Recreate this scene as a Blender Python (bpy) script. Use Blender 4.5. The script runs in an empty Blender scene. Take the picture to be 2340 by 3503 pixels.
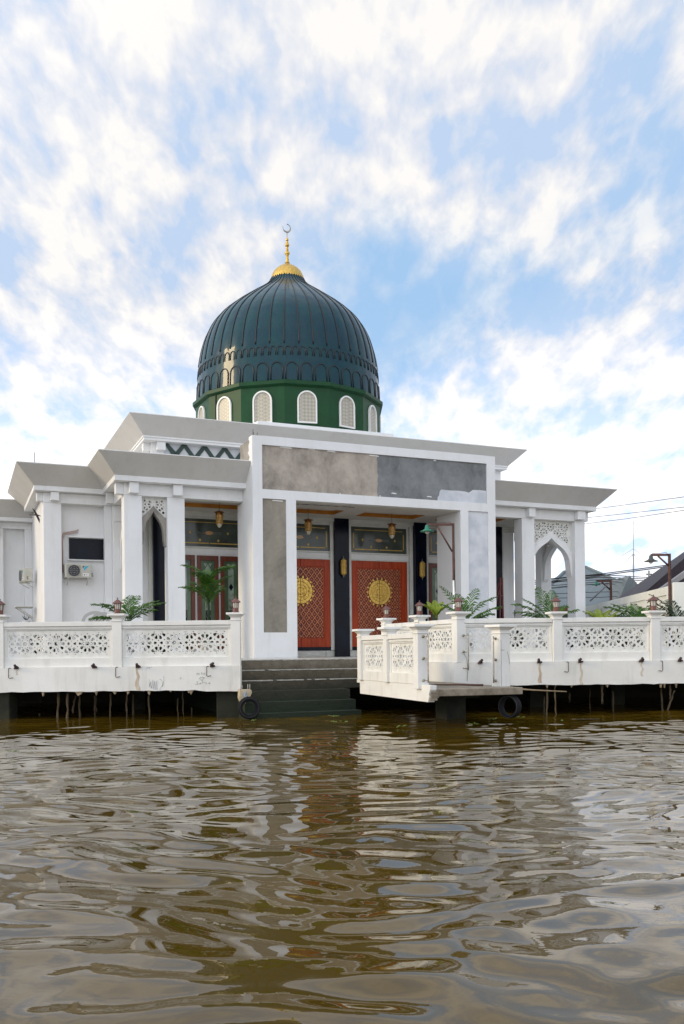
import bpy, math, random
import numpy as np
from mathutils import Vector, Matrix
random.seed(7)
R=math.radians; PI=math.pi
scn=bpy.context.scene; COL=scn.collection
# ------------------------------------------------------------------ camera
F=3060.; VH=2230.; ROLL=.010; HC=1.36
cam_d=bpy.data.cameras.new('camera'); cam=bpy.data.objects.new('camera',cam_d); COL.objects.link(cam)
scn.camera=cam; cam.location=(0,0,HC); cam.rotation_mode='XYZ'
cam_d.sensor_fit='VERTICAL'; cam_d.sensor_height=36; cam_d.lens=F/3503*36
cam_d.shift_y=(VH-1751.5)/3503
cam_d.clip_end=5000; cam_d.clip_start=.1
M=Matrix.Rotation(ROLL,4,'Y')@Matrix.Rotation(PI/2,4,'X')
cam.matrix_world=Matrix.Translation((0,0,HC))@M
def at(px,py,Y):
    x=(px-1170)/F; z=(VH-py)/F; c,s=math.cos(ROLL),math.sin(ROLL)
    return Vector(((x*c+z*s)*Y, Y, HC+(-x*s+z*c)*Y))
# ------------------------------------------------------------------ materials
def nm(name):
    m=bpy.data.materials.new(name); m.use_nodes=True; nt=m.node_tree; b=nt.nodes['Principled BSDF']; return m,nt,b
def N(nt,t,**k):
    n=nt.nodes.new(t)
    for a,v in k.items():
        if a in n.inputs: n.inputs[a].default_value=v
        else: setattr(n,a,v)
    return n
def L(nt,a,b): nt.links.new(a,b)
def noise(nt,scale,detail=4,rough=.6,stretch=None,coord='Object',dist=0):
    tc=N(nt,'ShaderNodeTexCoord'); mp=N(nt,'ShaderNodeMapping')
    L(nt,tc.outputs[coord],mp.inputs['Vector'])
    if stretch: mp.inputs['Scale'].default_value=stretch
    n=N(nt,'ShaderNodeTexNoise'); n.inputs['Scale'].default_value=scale; n.inputs['Detail'].default_value=detail
    n.inputs['Roughness'].default_value=rough; n.inputs['Distortion'].default_value=dist
    L(nt,mp.outputs[0],n.inputs['Vector']); return n
def ramp(nt,src,stops):
    r=N(nt,'ShaderNodeValToRGB'); e=r.color_ramp.elements
    while len(e)<len(stops): e.new(.5)
    for i,(p,c) in enumerate(stops):
        e[i].position=p; e[i].color=(*c,1) if len(c)==3 else c
    L(nt,src,r.inputs[0]); return r
def pm(name,c1,c2=None,scale=3,rough=.6,metal=0,bump=0,bscale=30,stretch=None,coat=0,lo=.35,hi=.65,spec=.5,detail=5):
    m,nt,b=nm(name)
    b.inputs['Roughness'].default_value=rough; b.inputs['Metallic'].default_value=metal
    b.inputs['Coat Weight'].default_value=coat; b.inputs['Coat Roughness'].default_value=.08
    b.inputs['Specular IOR Level'].default_value=spec
    if c2 is None: b.inputs['Base Color'].default_value=(*c1,1)
    else:
        n=noise(nt,scale,detail,.6,stretch); r=ramp(nt,n.outputs[0],[(lo,c1),(hi,c2)]); L(nt,r.outputs[0],b.inputs['Base Color'])
    if bump:
        n=noise(nt,bscale,4,.6); bp=N(nt,'ShaderNodeBump'); bp.inputs['Strength'].default_value=bump; bp.inputs['Distance'].default_value=.02
        L(nt,n.outputs[0],bp.inputs['Height']); L(nt,bp.outputs[0],b.inputs['Normal'])
    return m
def stained(name,base,dirt,amount=.3,rough=.6,streak=True,moss=None):
    """painted plaster: large tone drift, vertical streaks, fine grime"""
    m,nt,b=nm(name); b.inputs['Roughness'].default_value=rough
    n1=noise(nt,.7,6,.65); n2=noise(nt,2.2,6,.7,(1.6,1.6,.22) if streak else None); n3=noise(nt,22,3,.6)
    r1=ramp(nt,n1.outputs[0],[(.35,(0,0,0)),(.75,(1,1,1))]); r2=ramp(nt,n2.outputs[0],[(.52,(0,0,0)),(.8,(1,1,1))])
    ad=N(nt,'ShaderNodeMath',operation='ADD'); L(nt,r1.outputs[0],ad.inputs[0]); L(nt,r2.outputs[0],ad.inputs[1])
    mu=N(nt,'ShaderNodeMath',operation='MULTIPLY'); L(nt,ad.outputs[0],mu.inputs[0]); mu.inputs[1].default_value=amount
    mx=N(nt,'ShaderNodeMix',data_type='RGBA',clamp_factor=True); L(nt,mu.outputs[0],mx.inputs[0])
    mx.inputs[6].default_value=(*base,1); mx.inputs[7].default_value=(*dirt,1)
    L(nt,mx.outputs[2],b.inputs['Base Color'])
    bp=N(nt,'ShaderNodeBump'); bp.inputs['Strength'].default_value=.12; bp.inputs['Distance'].default_value=.01
    L(nt,n3.outputs[0],bp.inputs['Height']); L(nt,bp.outputs[0],b.inputs['Normal'])
    return m
WHITE=stained('white_paint',(.80,.81,.82),(.58,.58,.55),.40)
WHITEB=stained('white_paint_quay',(.80,.80,.775),(.46,.45,.39),.46)
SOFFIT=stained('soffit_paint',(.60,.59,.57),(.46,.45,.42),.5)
CREAM=pm('cream_trim',(.66,.66,.62),(.56,.56,.52),4,.5)
LAT=pm('lattice_white',(.78,.78,.75),(.64,.64,.60),5,.6)
CEIL=pm('ceiling_white',(.60,.59,.54),(.52,.51,.47),2,.7)
ORANGE=pm('ochre_trim',(.55,.22,.02),(.42,.15,.012),3,.45)
BLACK=pm('black_granite',(.002,.003,.009),(.005,.008,.020),2,.14,spec=.14)
GOLD=pm('gold_metal',(.75,.50,.13),(.55,.34,.07),14,.33,metal=.75,bump=.6,bscale=40)
GOLDP=pm('gold_paint',(.62,.42,.10),(.48,.30,.06),20,.4,metal=.35,bump=.5,bscale=60)
BRASS=pm('brass',(.30,.13,.035),(.18,.07,.015),12,.3,metal=.8)
WOOD=pm('red_brown_wood',(.44,.055,.008),(.28,.028,.005),2.2,.42,stretch=(6,6,.6),spec=.3)
WOODD=pm('dark_red_wood',(.15,.030,.007),(.09,.016,.005),3,.4,stretch=(6,6,.6))
RECESS=pm('shaded_carved_ground',(.17,.020,.005),(.11,.011,.004),6,.5)  # door wood darkened in colour, painting recess shade behind the lattice relief
STUD=pm('door_stud_copper',(.56,.20,.085),(.40,.12,.045),9,.35,metal=.3)
GREEN=pm('drum_green',(.005,.060,.018),(.004,.042,.012),1.5,.45,spec=.25)
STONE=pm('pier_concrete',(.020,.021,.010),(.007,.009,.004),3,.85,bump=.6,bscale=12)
CONC=pm('rough_concrete',(.30,.26,.20),(.17,.14,.10),6,.9,bump=.8,bscale=18)
TREAD=pm('worn_nosing',(.50,.49,.44),(.30,.29,.25),9,.8)
MARBLE=pm('grey_marble',(.60,.60,.56),(.42,.42,.39),2.5,.3,stretch=(1,1,3))
RUST=pm('rusty_iron',(.07,.04,.04),(.035,.025,.03),30,.8,bump=.5,bscale=60)
RUSTW=pm('rust_stain',(.42,.30,.20),(.62,.56,.46),6,.8,stretch=(4,4,.6))
LAMPR=pm('maroon_lamp_metal',(.17,.062,.05),(.11,.04,.032),8,.45)
FROST=pm('frosted_lamp_glass',(.60,.58,.50),(.48,.46,.40),9,.25)
PIPE=pm('brown_pipe',(.13,.05,.035),(.07,.03,.022),14,.6)
STEEL=pm('steel_rail',(.42,.38,.32),(.28,.25,.21),20,.3,metal=.9)
RUBBER=pm('tyre_rubber',(.008,.009,.012),(.012,.012,.014),12,.8,spec=.2,bump=.4,bscale=50)
ROPE=pm('blue_rope',(.16,.24,.36),(.30,.36,.42),30,.8)
CABLE=pm('cable_black',(.02,.02,.022),None,1,.6)
POLEW=pm('driftwood',(.15,.11,.06),(.03,.025,.014),8,.9,bump=.6,bscale=30,stretch=(1,1,.3))
GREENSH=pm('green_enamel',(.012,.17,.10),None,1,.3)
WH=pm('plain_white',(.8,.8,.78),None,1,.4)
ACG=pm('ac_casing',(.55,.55,.49),(.48,.48,.43),3,.5)
DARK=pm('dark_grille',(.02,.022,.025),None,1,.5)
TURQ=pm('turquoise_print',(.05,.42,.58),None,1,.4)
SLATE=pm('teal_roof_sheet',(.15,.185,.20),(.105,.135,.15),3,.45,stretch=(12,1,1))
PURP=pm('purple_roof_tile',(.06,.045,.055),(.04,.03,.038),4,.7,stretch=(8,1,1))
WALLW=stained('boundary_white',(.74,.76,.72),(.5,.5,.46),.4)
SEAM=pm('dome_seam',(.002,.008,.012),None,1,.4)
SKIM=pm('skim_coat_paint',(.66,.68,.72),(.52,.55,.60),1.6,.7,lo=.4,hi=.6)
STEELG=pm('grey_metal',(.25,.26,.27),None,1,.5)
EARTH=pm('dark_earth',(.03,.024,.015),(.016,.013,.008),2,.95)
BIRD=pm('dark_feather',(.02,.02,.025),None,1,.7)
def leafmat(name,c1,c2):
    m,nt,b=nm(name); n=noise(nt,6,3); r=ramp(nt,n.outputs[0],[(.3,c1),(.7,c2)]); L(nt,r.outputs[0],b.inputs['Base Color'])
    b.inputs['Roughness'].default_value=.5; b.inputs['Specular IOR Level'].default_value=.25
    tr=N(nt,'ShaderNodeBsdfTranslucent'); L(nt,r.outputs[0],tr.inputs[0]); mx=N(nt,'ShaderNodeMixShader'); mx.inputs[0].default_value=.18
    out=nt.nodes['Material Output']; L(nt,b.outputs[0],mx.inputs[1]); L(nt,tr.outputs[0],mx.inputs[2]); L(nt,mx.outputs[0],out.inputs[0]); return m
LEAF=leafmat('palm_leaf',(.012,.050,.005),(.07,.16,.012))
LEAFD=leafmat('palm_leaf_dark',(.006,.022,.008),(.020,.055,.012))
LEAFY=leafmat('palm_leaf_yellow',(.13,.20,.012),(.26,.32,.025))
# dome cladding: glossy teal sheet
def dome_mat():
    m,nt,b=nm('dome_teal_sheet'); n=noise(nt,1.3,4,.6); r=ramp(nt,n.outputs[0],[(.3,(.002,.030,.052)),(.7,(.002,.048,.058))])
    L(nt,r.outputs[0],b.inputs['Base Color']); b.inputs['Roughness'].default_value=.3; b.inputs['Metallic'].default_value=0.0
    b.inputs['Coat Weight'].default_value=.28; b.inputs['Coat Roughness'].default_value=.06; b.inputs['Specular IOR Level'].default_value=.15
    n2=noise(nt,1.1,2,.5); bp=N(nt,'ShaderNodeBump'); bp.inputs['Strength'].default_value=.35; bp.inputs['Distance'].default_value=.06
    L(nt,n2.outputs[0],bp.inputs['Height']); L(nt,bp.outputs[0],b.inputs['Normal']); L(nt,bp.outputs[0],b.inputs['Coat Normal']); return m
DOME=dome_mat()
def cement_mat(name,left,right,split=None,blotch=1.4):
    """bare render: warm weathered part and newer dark part meeting at a ragged line (object x)"""
    m,nt,b=nm(name); b.inputs['Roughness'].default_value=.88
    n1=noise(nt,blotch,7,.68,(1,1,.7),dist=.4); n2=noise(nt,9,5,.7)
    def two(c): 
        r=ramp(nt,n1.outputs[0],[(.34,tuple(x*.62 for x in c)),(.50,c),(.66,tuple(min(1,x*1.25) for x in c))]); return r
    ra=two(left)
    col=ra.outputs[0]
    if split is not None:
        rb=two(right); tc=N(nt,'ShaderNodeTexCoord'); sp=N(nt,'ShaderNodeSeparateXYZ'); L(nt,tc.outputs['Object'],sp.inputs[0])
        ns=noise(nt,3,4,.6); ad=N(nt,'ShaderNodeMath',operation='MULTIPLY_ADD'); L(nt,ns.outputs[0],ad.inputs[0]); ad.inputs[1].default_value=.12; L(nt,sp.outputs[0],ad.inputs[2])
        gt=N(nt,'ShaderNodeMath',operation='GREATER_THAN'); L(nt,ad.outputs[0],gt.inputs[0]); gt.inputs[1].default_value=split+.06
        mx=N(nt,'ShaderNodeMix',data_type='RGBA'); L(nt,gt.outputs[0],mx.inputs[0]); L(nt,ra.outputs[0],mx.inputs[6]); L(nt,rb.outputs[0],mx.inputs[7]); col=mx.outputs[2]
    mg=N(nt,'ShaderNodeMix',data_type='RGBA',blend_type='MULTIPLY'); mg.inputs[0].default_value=.35
    r2=ramp(nt,n2.outputs[0],[(.3,(.6,.6,.6)),(.6,(1,1,1))]); L(nt,col,mg.inputs[6]); L(nt,r2.outputs[0],mg.inputs[7])
    L(nt,mg.outputs[2],b.inputs['Base Color'])
    bp=N(nt,'ShaderNodeBump'); bp.inputs['Strength'].default_value=.5; bp.inputs['Distance'].default_value=.015
    L(nt,n2.outputs[0],bp.inputs['Height']); L(nt,bp.outputs[0],b.inputs['Normal']); return m
CEM_TOP=cement_mat('bare_cement_two_tone',(.40,.35,.30),(.205,.215,.22),4.04)
CEM_SIDE=cement_mat('bare_cement_brown',(.27,.245,.20),None,None,.9)
CEM_G=cement_mat('bare_cement_grey',(.30,.28,.25),None,None,1.8)
def stair_mat():
    m,nt,b=nm('wet_mossy_concrete'); b.inputs['Roughness'].default_value=.75
    tc=N(nt,'ShaderNodeTexCoord'); sp=N(nt,'ShaderNodeSeparateXYZ'); L(nt,tc.outputs['Object'],sp.inputs[0])
    n1=noise(nt,4,6,.7); ad=N(nt,'ShaderNodeMath',operation='MULTIPLY_ADD'); L(nt,n1.outputs[0],ad.inputs[0]); ad.inputs[1].default_value=.7; L(nt,sp.outputs[2],ad.inputs[2])
    r=ramp(nt,ad.outputs[0],[(.15,(.008,.018,.006)),(.45,(.030,.028,.016)),(.70,(.090,.076,.050)),(1.0,(.23,.20,.155))]); r.color_ramp.elements[3].position=1
    mr=N(nt,'ShaderNodeMapRange'); L(nt,ad.outputs[0],mr.inputs[0]); mr.inputs[1].default_value=-.80; mr.inputs[2].default_value=.45
    L(nt,mr.outputs[0],r.inputs[0]); L(nt,r.outputs[0],b.inputs['Base Color'])
    n2=noise(nt,14,5,.7); bp=N(nt,'ShaderNodeBump'); bp.inputs['Strength'].default_value=.9; bp.inputs['Distance'].default_value=.03
    L(nt,n2.outputs[0],bp.inputs['Height']); L(nt,bp.outputs[0],b.inputs['Normal']); return m
STAIR=stair_mat()
def glass_mat(name,col,rough=.06):
    m,nt,b=nm(name); n=noise(nt,1.6,3,.5); r=ramp(nt,n.outputs[0],[(.35,tuple(c*.5 for c in col)),(.65,col)])
    L(nt,r.outputs[0],b.inputs['Base Color']); b.inputs['Roughness'].default_value=rough; b.inputs['Specular IOR Level'].default_value=.4 if col[1]>.02 else .12
    return m
TINT=glass_mat('tinted_window_glass',(.008,.011,.020),.12); TRANS=glass_mat('transom_glass',(.085,.105,.09),.12); GGREEN=glass_mat('green_stained_glass',(.10,.17,.10),.15)
GPALE=glass_mat('pale_stained_glass',(.33,.42,.34),.2)
def pane_mat():
    m,nt,b=nm('drum_pane'); tc=N(nt,'ShaderNodeTexCoord'); mp=N(nt,'ShaderNodeMapping'); mp.inputs['Rotation'].default_value=(0,R(45),0)
    L(nt,tc.outputs['Object'],mp.inputs[0]); ck=N(nt,'ShaderNodeTexChecker'); ck.inputs['Scale'].default_value=11
    ck.inputs['Color1'].default_value=(.46,.43,.35,1); ck.inputs['Color2'].default_value=(.34,.32,.26,1); L(nt,mp.outputs[0],ck.inputs['Vector']); L(nt,ck.outputs[0],b.inputs['Base Color'])
    b.inputs['Roughness'].default_value=.35; return m
PANE=pane_mat()
# ------------------------------------------------------------------ mesh builder
class MB:
    def __init__(s,off=(0,0,0)): s.v=[]; s.f=[]; s.m=[]; s.sm=[]; s.off=Vector(off); s.mi=0
    def add(s,vs,fs,smooth=False):
        o=len(s.v); s.v+= [tuple(Vector(v)+s.off) for v in vs]; s.f+=[tuple(i+o for i in f) for f in fs]; s.m+=[s.mi]*len(fs); s.sm+=[smooth]*len(fs); return s
    def box(s,x0,x1,y0,y1,z0,z1,rz=0,c=None):
        vs=[(x,y,z) for z in (z0,z1) for y in (y0,y1) for x in (x0,x1)]
        if rz:
            c=c or ((x0+x1)/2,(y0+y1)/2); ca,sa=math.cos(rz),math.sin(rz)
            vs=[(c[0]+(x-c[0])*ca-(y-c[1])*sa,c[1]+(x-c[0])*sa+(y-c[1])*ca,z) for x,y,z in vs]
        return s.add(vs,[(0,2,3,1),(4,5,7,6),(0,1,5,4),(2,6,7,3),(0,4,6,2),(1,3,7,5)])
    def frust(s,r0,r1,z0,z1):   # rects (x0,x1,y0,y1)
        vs=[(x,y,z0) for y in r0[2:] for x in r0[:2]]+[(x,y,z1) for y in r1[2:] for x in r1[:2]]
        return s.add(vs,[(0,2,3,1),(4,5,7,6),(0,1,5,4),(2,6,7,3),(0,4,6,2),(1,3,7,5)])
    def prism(s,poly,y0,y1,plane='xz'):
        n=len(poly)
        if plane=='xz': vs=[(p[0],y0,p[1]) for p in poly]+[(p[0],y1,p[1]) for p in poly]
        elif plane=='yz': vs=[(y0,p[0],p[1]) for p in poly]+[(y1,p[0],p[1]) for p in poly]
        else: vs=[(p[0],p[1],y0) for p in poly]+[(p[0],p[1],y1) for p in poly]
        return s.add(vs,[tuple(range(n)),tuple(range(2*n-1,n-1,-1))]+[(i,i+n,(i+1)%n+n,(i+1)%n) for i in range(n)])
    def lathe(s,prof,n=24,c=(0,0,0),smooth=True,ph=0,caps=True):
        vs=[];fs=[]
        for r,z in prof:
            for k in range(n):
                a=ph+2*PI*k/n; vs.append((c[0]+r*math.cos(a),c[1]+r*math.sin(a),c[2]+z))
        for i in range(len(prof)-1):
            for k in range(n):
                k2=(k+1)%n; fs.append((i*n+k,i*n+k2,(i+1)*n+k2,(i+1)*n+k))
        if caps:
            fs.append(tuple(range(n-1,-1,-1))); fs.append(tuple(range((len(prof)-1)*n,len(prof)*n)))
        return s.add(vs,fs,smooth)
    def tube(s,path,r,n=6,smooth=True,closed=False):
        P=[Vector(p) for p in path]; m=len(P); rr=r if hasattr(r,'__len__') else [r]*m; vs=[];fs=[]; up=None
        for i,p in enumerate(P):
            a=P[(i-1)%m] if (closed or i>0) else p; b=P[(i+1)%m] if (closed or i<m-1) else p
            d=(b-a).normalized() if (b-a).length>1e-9 else Vector((0,0,1))
            if up is None: up=Vector((0,0,1)) if abs(d.z)<.9 else Vector((1,0,0))
            sx=d.cross(up).normalized(); sy=sx.cross(d).normalized(); up=sy
            for k in range(n):
                t=2*PI*k/n; vs.append(p+(sx*math.cos(t)+sy*math.sin(t))*rr[i])
        for i in range(m if closed else m-1):
            j=(i+1)%m
            for k in range(n): fs.append((i*n+k,i*n+(k+1)%n,j*n+(k+1)%n,j*n+k))
        if not closed: fs.append(tuple(range(n-1,-1,-1))); fs.append(tuple(range((m-1)*n,m*n)))
        return s.add(vs,fs,smooth)
    def build(s,name,mat,parent=None,loc=None,rz=0,bevel=0):
        me=bpy.data.meshes.new(name); me.from_pydata(s.v,[],s.f); me.update()
        for x in (mat if isinstance(mat,(list,tuple)) else [mat]): me.materials.append(x)
        me.polygons.foreach_set('material_index',s.m); me.polygons.foreach_set('use_smooth',s.sm)
        import bmesh
        bm=bmesh.new(); bm.from_mesh(me); bmesh.ops.recalc_face_normals(bm,faces=bm.faces); bm.to_mesh(me); bm.free()
        o=bpy.data.objects.new(name,me); COL.objects.link(o)
        if parent: o.parent=parent
        if loc is not None: o.location=loc
        o.rotation_euler.z=rz
        if bevel:
            b=o.modifiers.new('bevel','BEVEL'); b.width=bevel; b.segments=2; b.limit_method='ANGLE'; b.angle_limit=R(40)
        return o
def tag(o,label=None,cat=None,group=None,kind=None):
    if label: o['label']=label
    if cat: o['category']=cat
    if group: o['group']=group
    if kind: o['kind']=kind
    return o
def empty(name,loc,rz=0,**k):
    o=bpy.data.objects.new(name,None); COL.objects.link(o); o.location=loc; o.rotation_euler.z=rz; o.empty_display_size=.1; return tag(o,**k)
def copy_tree(o,parent=None,loc=None,rz=None):
    c=o.copy(); COL.objects.link(c); c.parent=parent
    if loc is not None: c.location=loc
    if rz is not None: c.rotation_euler.z=rz
    for ch in list(o.children): copy_tree(ch,c)
    return c
# ------------------------------------------------------------------ mosque frame
TH=.4035; OX,OY=-2.5508,26.0; ZB=1.2
ct,st=math.cos(TH),math.sin(TH)
def w(a,b,z=0): return Vector((OX+a*ct-b*st, OY+a*st+b*ct, z))
OFF=(0,0,-ZB)
mosque=empty('mosque',(OX,OY,ZB),TH,label='white riverside mosque with a green ribbed dome and an unfinished square portico',cat='mosque')
def B(): return MB(OFF)
# ------------------------------------------------------------------ lattice
def holes_for(cx,cy,u):
    return [[(sum(p[0] for p in h)/len(h)+(q[0]-sum(p[0] for p in h)/len(h))*HS,sum(p[1] for p in h)/len(h)+(q[1]-sum(p[1] for p in h)/len(h))*HS) for q in h] for h in holes_raw(cx,cy,u)]
HS=1.12
def holes_raw(cx,cy,u):
    """the ten pointed star cell; u = scale (metres per unit)"""
    H=[]
    star=[]
    for k in range(20):
        r=.030 if k%2 else .050
        t=PI*k/10; star.append((cx+r*u*math.cos(t),cy+r*u*math.sin(t)))
    H.append(star)
    for k in range(10):
        t=2*PI*k/10
        e=(math.cos(t),math.sin(t)); n=(-e[1],e[0])
        def q(a,b): return (cx+u*(e[0]*a+n[0]*b),cy+u*(e[1]*a+n[1]*b))
        H.append([q(.098,0),q(.128,.021),q(.160,.030),q(.178,.016),q(.178,-.016),q(.160,-.030),q(.128,-.021)])
        t2=t+PI/10; e=(math.cos(t2),math.sin(t2)); n=(-e[1],e[0])
        H.append([q(.066,0),q(.090,.008),q(.112,0),q(.090,-.008)])
    # fillers between stars of the same row
    mx=cx+.33*u
    for sgn in (-1,1):
        def q2(a,b): return (mx+sgn*u*a,cy+u*b)
        H.append([q2(.030,0),q2(.055,.020),q2(.078,.028),q2(.092,.015),q2(.092,-.015),q2(.078,-.028),q2(.055,-.020)])
        H.append([(mx-.012*u,cy+sgn*.052*u),(mx,cy+sgn*.032*u),(mx+.012*u,cy+sgn*.052*u),(mx,cy+sgn*.072*u)])
    for sx in (-1,1):
        for sy in (-1,1):
            px,py=cx+sx*.205*u,cy+sy*.066*u
            H.append([(px+(.017 if k%2==0 else .008)*u*math.cos(PI/2+PI*k/5),py+(.017 if k%2==0 else .008)*u*math.sin(PI/2+PI*k/5)) for k in range(10)])
    return H
def lattice_mesh(name,outline,inside,u=1.,thick=.035,x0=0,y0=0,bb=None):
    """2D outline list of (x,y) plus pierced holes; returns mesh lying in XZ plane"""
    cu=bpy.data.curves.new(name,'CURVE'); cu.dimensions='2D'; cu.fill_mode='BOTH'; cu.extrude=thick/2
    def spl(pts):
        s=cu.splines.new('POLY'); s.points.add(len(pts)-1)
        for i,p in enumerate(pts): s.points[i].co=(p[0],p[1],0,1)
        s.use_cyclic_u=True
    spl(outline)
    xs=[p[0] for p in outline]; ys=[p[1] for p in outline]
    dx,dy=.33*u,.256*u
    i0=int((min(xs)-x0)/dx)-2; i1=int((max(xs)-x0)/dx)+3; j0=int((min(ys)-y0)/dy)-2; j1=int((max(ys)-y0)/dy)+3
    for i in range(i0,i1):
        for j in range(j0,j1):
            if (i+j)%2: continue
            for h in holes_for(x0+i*dx,y0+j*dy,u):
                if all(inside(p) for p in h): spl(h)
    o=bpy.data.objects.new(name,cu); COL.objects.link(o)
    bpy.context.view_layer.update()
    dg=bpy.context.evaluated_depsgraph_get(); me=bpy.data.meshes.new_from_object(o.evaluated_get(dg))
    bpy.data.objects.remove(o); bpy.data.curves.remove(cu)
    me.transform(Matrix.Rotation(PI/2,4,'X')); me.name=name
    return me
def meshobj(name,me,mat,parent,loc=(0,0,0),rz=0):
    me.materials.clear(); me.materials.append(mat); o=bpy.data.objects.new(name,me); COL.objects.link(o); o.parent=parent; o.location=loc; o.rotation_euler.z=rz; return o
def rect(x0,x1,y0,y1): return [(x0,y0),(x1,y0),(x1,y1),(x0,y1)]
# ------------------------------------------------------------------ PORTICO
b=B()
b.box(0,1.34,.08,1.55,1.2,5.87); b.box(0,.30,0,.08,1.2,5.87); b.box(1.03,1.34,0,.08,1.2,5.87); b.box(.30,1.03,0,.08,1.2,1.95)
b.box(6.96,8.28,.08,1.55,1.2,5.87); b.box(6.96,7.25,0,.08,1.2,5.87); b.box(8.0,8.28,0,.08,1.2,5.87); b.box(7.25,8.0,0,.08,1.2,1.95)
b.box(0,8.28,.08,1.18,5.87,7.60)
b.box(0,.30,0,.08,5.87,7.695); b.box(7.96,8.28,0,.08,5.87,7.695); b.box(.30,7.96,0,.08,5.87,6.14); b.box(.30,7.96,0,.08,7.44,7.70)
b.box(.30,7.96,.08,.34,7.60,7.70); b.box(0,.30,.08,.34,7.60,7.695); b.box(7.96,8.28,.08,.34,7.60,7.695)
b.build('portico_frame',WHITE,mosque)
B().box(.301,7.959,.045,.077,6.141,7.439).build('cement_panel',CEM_TOP,mosque)
B().box(.301,1.029,.045,.077,1.951,5.868).build('cement_panel',CEM_SIDE,mosque)
o=B().box(7.251,7.999,.045,.077,1.951,5.868).build('cement_panel',SKIM,mosque); o['label']='right portico panel skimmed in pale blue grey'
# white painted patch with ragged top on the dark cement
pts=[(6.15,6.142)]; rr=random.Random(3)
xs=[6.15,6.2,6.23,6.28,6.6,6.9,7.15,7.3,7.36,7.45,7.7,7.955]; zs=[6.25,6.3,6.44,6.5,6.49,6.50,6.49,6.46,6.50,6.56,6.57,6.56]
pts+=list(zip(xs,zs))+[(7.955,6.142)]
B().prism(pts,.036,.043).build('paint_patch',SKIM,mosque)
# white plaster crumbs along the panel's border
b=B()
for x0,x1,z in ((.85,1.25,7.41),(1.75,1.98,7.42),(2.35,2.65,7.41),(3.75,4.1,7.39),(6.0,6.12,7.40),(4.5,4.7,6.27),(5.75,5.95,6.24),(2.75,2.8,6.16),(4.1,4.14,6.16)):
    b.prism([(x0,z),(x1,z-.012),(x1-.03,z+.022),(x0+.04,z+.026)],.038,.044)
b.prism([(.6,5.82),(.95,5.81),(.93,5.84),(.63,5.85)],.038,.044)
b.build('plaster_crumbs',WH,mosque)
# raw cement return on the portico's left side, ragged edge
rg=[(1.19,6.95)]+[(.34+.05*math.sin(k*2.1)+.04*math.sin(k*5.3),6.95+.67*k/9) for k in range(10)]+[(1.19,7.62)]
B().prism(rg,-.006,.0,'yz').build('cement_return',CEM_G,mosque)
for x,yy,h in ((.06,.12,.2),(.1,.2,.14),(.2,.15,.12)): B().tube([(x,yy,7.69),(x+.01,yy,7.69+h)],.008,5).build('rebar',RUST,mosque)
# portico soffit: rough unfinished underside
b=B().box(1.345,6.955,.10,1.16,5.845,5.868); b.build('rough_soffit',CEIL,mosque)
b=B(); rr=random.Random(5)
for k in range(26):
    x=1.4+k*.075*1.05; 
    b.box(x,x+rr.uniform(.05,.1),.42+rr.uniform(-.02,.03),.47+rr.uniform(0,.05),5.838,5.846)
b.build('plaster_gap',DARK,mosque)
# ------------------------------------------------------------------ porch ceiling with trays
def ceiling(a0,a1,b0,b1,trays,z=5.90,d=.13):
    b=B(); xs=sorted({a0,a1,*[t for q in trays for t in q[:2]]})
    tb0,tb1=1.32,2.42
    b.box(a0,a1,b0,tb0,z,z+.2); b.box(a0,a1,tb1,b1,z,z+.2)
    prev=a0
    for t in trays: b.box(prev,t[0],tb0,tb1,z,z+.2); prev=t[1]
    b.box(prev,a1,tb0,tb1,z,z+.2)
    for t in trays: b.box(t[0],t[1],tb0,tb1,z+d,z+.19)
    b.build('porch_ceiling',CEIL,mosque)
    for t in trays:
        o=B(); o.box(t[0],t[1],tb1-.012,tb1-.002,z+.002,z+d-.002); o.box(t[0],t[1],tb0+.002,tb0+.012,z+.002,z+d-.002)
        o.box(t[0]+.002,t[0]+.012,tb0+.014,tb1-.014,z+.002,z+d-.002); o.box(t[1]-.012,t[1]-.002,tb0+.014,tb1-.014,z+.002,z+d-.002)
        o.build('tray_trim',ORANGE,mosque)
ceiling(-3.05,12.2,1.19,3.30,[(-1.7,.75),(1.35,3.55),(4.32,6.5),(7.3,9.6)])
# ------------------------------------------------------------------ front wall
WY=3.30
b=B(); b.box(-2.9,11.2,WY,13.3,1.2,6.7); b.box(-2.28,10.5,WY+.001,13.29,6.701,8.6); b.build('wall',WHITE,mosque)
b=B(); b.box(-2.9,11.2,3.22,WY-.002,1.2,1.41); b.build('marble_plinth',MARBLE,mosque)
b=B(); b.box(.6,7.7,3.20,3.219,1.412,1.53); b.box(.6,7.7,3.2195,WY-.004,1.415,1.53); b.build('dark_threshold',BLACK,mosque)
b=B()
for k in range(7): b.box(-.2+k*1.25,-.19+k*1.25,3.214,3.2185,1.2,1.405)
b.build('marble_joints',DARK,mosque)
b=B(); b.box(-2.85,11.2,3.14,WY-.003,5.80,5.898); b.box(-2.85,11.2,3.20,WY-.004,5.74,5.799); b.build('crown_moulding',CREAM,mosque)
def black_pillar(a0,a1):
    b=B(); b.box(a0,a1,3.06,WY-.005,1.2,5.93); o=b.build('granite_pillar',BLACK,mosque,bevel=.02)
    b=B(); b.box(a0-.13,a0-.004,3.19,WY-.006,1.42,5.739); b.box(a1+.004,a1+.13,3.19,WY-.006,1.42,5.739); b.build('pillar_trim',CREAM,mosque,bevel=.008)
for p in ((-2.275,-1.888),(.89,1.37),(3.87,4.39),(6.91,7.39),(10.17,10.55)): black_pillar(*p)
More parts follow.
